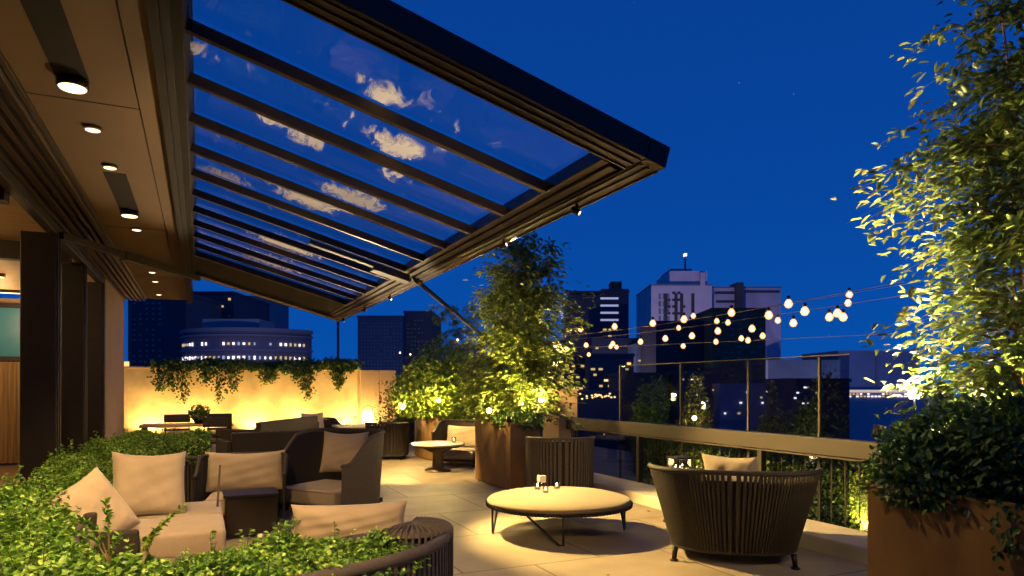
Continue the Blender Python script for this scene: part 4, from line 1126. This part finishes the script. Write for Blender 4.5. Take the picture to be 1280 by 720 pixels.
# ------------------------------------------------------------------ city
ROT = Matrix.Rotation(-TH, 3, 'Z')
GZ = -32
def bldg(px0, px1, ytop, dep, deep, m, label, wins=(), yaw=0, name='office_tower', group='city buildings beyond the terrace', roofm=None, extras=()):
    c = atd((px0+px1)/2, ytop, dep)
    w = (px1-px0)/F*dep
    t = thing(name, (c.x, c.y, GZ), label, 'building', group, -TH+yaw)
    H = c.z - GZ
    MB().box((-w/2,0,0),(w/2,deep,H)).build('wall', m, t)
    MB().box((-w/2-.3,-.3,H+.01),(w/2+.3,deep,H+.9)).build('parapet', roofm or m, t)
    s = dep/F
    def loc(px, py): return ((px-(px0+px1)/2)*s, (HOR-py)*s + EYE - GZ)
    for (px,py,ww,hh,mm_) in wins:
        x, z = loc(px,py); MB().box((x-ww*s/2,-.25,z-hh*s/2),(x+ww*s/2,-.02,z+hh*s/2)).build('window', mm_, t)
    for (ax,ay,bx,by,y0,y1,nm,mm_) in extras:
        x0, z1 = loc(ax,ay); x1, z0 = loc(bx,by); MB().box((x0,y0,z0),(x1,y1,z1)).build(nm, mm_, t)
    return t
cA = citymat('city_navy', (.06,.06,.09)); cB = citymat('city_slate', (.18,.18,.24)); cC = citymat('city_pale', (.62,.52,.62)); cD = citymat('city_brown', (.17,.10,.055)); cE = citymat('city_blue', (.20,.22,.30)); cF = citymat('city_dark', (.055,.05,.075))
rv = random.Random(5)
def grid(px0,px1,py0,py1,nx,ny,w,h,mats,prob=1.0,jit=0):
    o = []
    for i in range(nx):
        for k in range(ny):
            if rv.random() < prob:
                o.append((px0+(px1-px0)*(i+.5)/nx+rv.uniform(-jit,jit), py0+(py1-py0)*(k+.5)/ny, w*rv.uniform(.8,1.2), h, rv.choice(mats)))
    return o
bldg(160,232,368,240,40,cA,'plain dark block at the left beside the building end', grid(164,204,376,455,5,12,3,2.2,[cE],.7)+[(158.5,455,6,6,M['win_warm'])])
bldg(222,292,367,270,40,citymat('city_indigo',(.05,.05,.09)),'dark office block with a few warm lit windows at the left',
     [(235.5,372.5,8,4,M['win_warm']),(256,376,8,4,M['win_warm']),(247,386,5,5,M['win_warm']),(253,387,5,4,M['win_warm']),(276,383,7,2.5,M['win_dim']),(287,374,3,3,M['win_dim']),(224,384,5,4,M['win_warm'])]+grid(226,290,392,404,9,2,3,1.6,[cE],.6))
bldg(290,327,372,330,40,cE,'pale blue plain block right of the warm-windowed office block', extras=((297,371,327,410,-.5,-.01,'facade_panel',cB),))
# curved building
def curved(pxa, pxb, ytop, dep, label):
    cpx = (pxa+pxb)/2; c = atd(cpx, ytop, dep); t = thing('curved_building', (c.x,c.y,GZ), label, 'building', 'city buildings beyond the terrace', -TH)
    H = c.z-GZ; halfw = (pxb-pxa)/2/F*dep; Rb = halfw*1.15; g0 = math.asin(min(.98,halfw/Rb))
    n = 40; vs = []
    def pos(g, z, off=0): return Vector(((Rb+off)*math.sin(g), Rb-(Rb+off)*math.cos(g), z))
    for i in range(n+1):
        g = -g0+2*g0*i/n; vs += [pos(g,0), pos(g,H)]
    mb = MB().add(vs, [(2*i,2*i+2,2*i+3,2*i+1) for i in range(n)], False)
    top = [tuple(pos(-g0+2*g0*i/n,H)) for i in range(n+1)]
    mb.add(top, [tuple(range(n+1))])
    mb.build('wall', citymat('city_curved',(.13,.12,.19)), t)
    for (zo,hh) in ((-.2,.9),(-7*dep/F,.5),(-25.5*dep/F,.5),(-43*dep/F,.5)):
        vs = []
        for i in range(n+1):
            g = -g0+2*g0*i/n; vs += [pos(g,H+zo,.5),pos(g,H+zo+hh,.5),pos(g,H+zo+hh,-.3)]
        MB().add(vs, [(3*i,3*i+3,3*i+4,3*i+1) for i in range(n)]+[(3*i+1,3*i+4,3*i+5,3*i+2) for i in range(n)]).build('ledge', cB, t)
    for row,(dy,w,hh) in enumerate(((16.5,3.6,4.4),(34,4.0,5.0))):
        for i in range(30):
            if row == 0 and rv.random() < .28: continue
            if row == 1 and rv.random() < .12: continue
            g = -g0*.9+1.8*g0*(i+.5)/30; z = H-dy*dep/F; q = Matrix.Rotation(g,4,'Z'); p = pos(g,z,.05)
            q.translation = p
            ww = w*dep/F*rv.uniform(.6,1)/2; h2 = hh*dep/F*rv.uniform(.6,1)/2
            MB().box((-ww*.8,-.2,-h2),(ww*.8,.0,h2), q).build('window', rv.choice([M['win_white'],M['win_white'],M['win_dim'],M['win_white'],M['win_blue']]), t)
    MB().prism([(-halfw*.55,Rb*.25),(halfw*.3,Rb*.25),(halfw*.3,Rb*.8),(-halfw*.55,Rb*.8)], H+.02, H+3.2).build('roof_plant_room', cE, t)
curved(203,375,413,160,'wide curved office building with two rows of small lit windows above the ivy')
bldg(447,504,397,300,40,citymat('city_grid',(.07,.09,.16)),'blue gridded block between the thin pole and the lime shrub', grid(450,503,402,462,13,14,1.6,1.3,[cE],.8))
bldg(505,540,391,310,40,cA,'taller dark blue block directly right of the gridded block', grid(508,530,398,460,5,12,2.2,1.3,[cE],.5))
bldg(563,604,432,260,30,citymat('city_violet',(.12,.07,.22)),'low violet block peeping between the slender tree and tall bamboo', name='low_block')
bldg(714,786,366,320,45,citymat('city_tower_dark',(.05,.045,.075)),'dark tower with pale striped windows and a small rooftop box',
     grid(753,784,408,440,5,4,4,2,[cE,cE,M['win_dim']],.8)+[(761,y,24,2.4,M['win_blue']) for y in (373,382,391,400)],
     extras=((766,350,779,366,4,14,'roof_box',cD),(752,361,786,366,.0,40,'roof_step',cF),(714,369,750,700,-1.5,-.01,'dark_side',cA)), roofm=cF)
bldg(814,890,357,420,50,cC,'pale lilac tower with a crown and rooftop mast',
     grid(822,838,366,440,3,8,3,7,[cE],1)+[(x,385,4,36,cF) for x in (832,845,852,866)]+grid(833,858,362,396,4,4,4,3,[cF],.7),
     extras=((838,338,885,357,2,40,'crown',cC),(841,334,868,338,6,34,'crown_cap',cB),(875,341,881,357,-1,2,'roof_stack',cC),(866,312,868,336,20,21,'mast',cB),(865.4,309,868.6,312.5,19,22,'beacon',M['win_white'])), roofm=cB)
bldg(890,976,360,430,50,citymat('city_wing',(.50,.42,.55)),'pale lilac wing joined right of the crowned tower',
     [(897+13,366,34,3.2,cF),(897+13,377,30,3,cF)],
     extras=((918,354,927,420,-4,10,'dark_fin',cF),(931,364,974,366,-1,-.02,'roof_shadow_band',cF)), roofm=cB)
bldg(820,892,404,250,30,citymat('city_maroon',(.075,.05,.06)),'dark maroon block beneath the pale crowned tower', grid(824,888,408,470,7,7,6,1.8,[cF,cD],.8))
bldg(890,957,388,240,30,cD,'tall plain dark brown tower behind the glass screen', grid(894,954,394,480,7,12,5,2,[cF,cB],.75))
bldg(1048,1150,440,400,50,citymat('city_haze',(.22,.26,.42)),'pale blue slab building left of the corner bamboo', extras=((1094,441,1097,490,-1,-.02,'joint',cE),))
bldg(960,1050,452,360,40,cE,'hazy blue block seen through the glass screens')
st = bldg(1055,1190,487,210,60,citymat('city_stadium',(.5,.42,.5)),'low long hall with a bright pale roof edge beyond the corner shrub', [(1122,489,130,3.2,emit('roof_edge_glow',(.95,.72,.72),.62))]+grid(1060,1180,491,497,26,2,2.4,1.6,[M['win_white'],M['win_dim']],.7), name='long_hall')
# low rise mass, right
low = [(655,745,428,330,'wide low dark-blue block behind the tall bamboo'),(740,800,425,300,'low block below the dark striped tower'),(795,850,432,280,'low block beneath the festoon bulbs'),
       (690,740,449,200,'nearer low block with yellow windows'),(736,792,446,190,'low block with the greenish lit windows'),(690,775,494,150,'long low arcade roof with a row of market lamps'),
       (775,835,470,170,'low block behind the dark upright shrub'),(846,900,468,165,'low block behind the golden-leaved bush'),(900,985,484,160,'low dim block at the foot of the brown tower'),(980,1062,478,150,'low dim block behind the tinted glass')]
for i,(a,b,yt,dp,lb) in enumerate(low):
    wins = []
    if i in (3,4): wins = grid(a+3,b-3,yt+5,yt+40,7,5,4.5,2.6,[M['win_dim'],M['win_warm'],M['win_dim']],.34,2)
    elif i in (0,1,2): wins = grid(a+3,b-3,yt+6,yt+40,8,4,3,2,[M['win_dim']],.12,2)
    elif i in (7,8,9): wins = grid(a+2,b-2,yt+3,yt+36,9,5,2.6,2,[M['win_dim'],M['win_white']],.22,3)
    bldg(a,b,yt,dp,30,[cF,cA,cE][i%3] if i not in (5,) else cA,lb,wins,name='low_block')
for k in range(26):
    px = 693+rv.uniform(0,80); py = 492+rv.uniform(-1,11)*(.5 if px > 735 else 1)
    p = atd(px,py,148-rv.uniform(0,8)); t = thing('street_lamp', (p.x,p.y,GZ), 'tiny warm lamp among the row of market lamps below the tower', 'street lamp', 'market lamps far below the terrace')
    MB().tube([(0,0,0),(0,0,p.z-GZ)], .06, 4).build('post', cF, t)
    MB().lathe([(.05,-.2),(.28,0),(.05,.2)],8,(0,0,p.z-GZ)).build('lamp_head', M['street'], t)

# made-up floodlights added in the streets to brighten the facades
def added_flood(px, py, dep, power, label, col):
    p = atd(px, py, dep); t = thing('added_floodlight', p, label, 'floodlight', 'floodlights added to brighten the city facades')
    MB().tube([(0,0,GZ-p.z),(0,0,-.4)], .12, 6).build('post', cF, t)  # post of the added floodlight
    MB().box((-.5,-.3,-.4),(.5,.3,.1)).build('lamp_head', M['matte'], t)  # head of the added floodlight
    point(t, p+Vector((0,0,1.2)), power, col, 1.0)
added_flood(868, 497, 350, 90000, 'added floodlight before the pale crowned tower', (.80,.66,.82))
added_flood(745, 500, 270, 16000, 'added floodlight before the dark striped tower', (.7,.65,.9))
added_flood(300, 480, 128, 9000, 'added floodlight before the curved building', (.75,.68,.95))
added_flood(490, 490, 250, 12000, 'added floodlight before the blue gridded block', (.5,.6,.95))
added_flood(1110, 500, 330, 30000, 'added floodlight before the pale blue slab building', (.6,.62,.95))

fm = leafmat('fallen_leaf', (.10,.07,.02), (.16,.11,.03), (.20,.17,.05))
for k,(x,y) in enumerate(((3.35,7.6),(3.62,7.95),(2.75,4.3),(4.55,6.3),(4.62,3.3),(1.75,5.3),(4.5,6.9),(2.2,6.6),(3.5,3.35))):
    o = leaves('fallen_leaf', np.array([(0,0,.006)]), np.array([(math.cos(k*2.1),math.sin(k*2.1),0.)]), np.array([(0.,0.,1.)]), .055, .6, fm, None, .12)
    o.location = (x,y,.004); tag(o, 'small dry leaf fallen on the stone paving', 'fallen leaf', 'dry leaves on the paving')
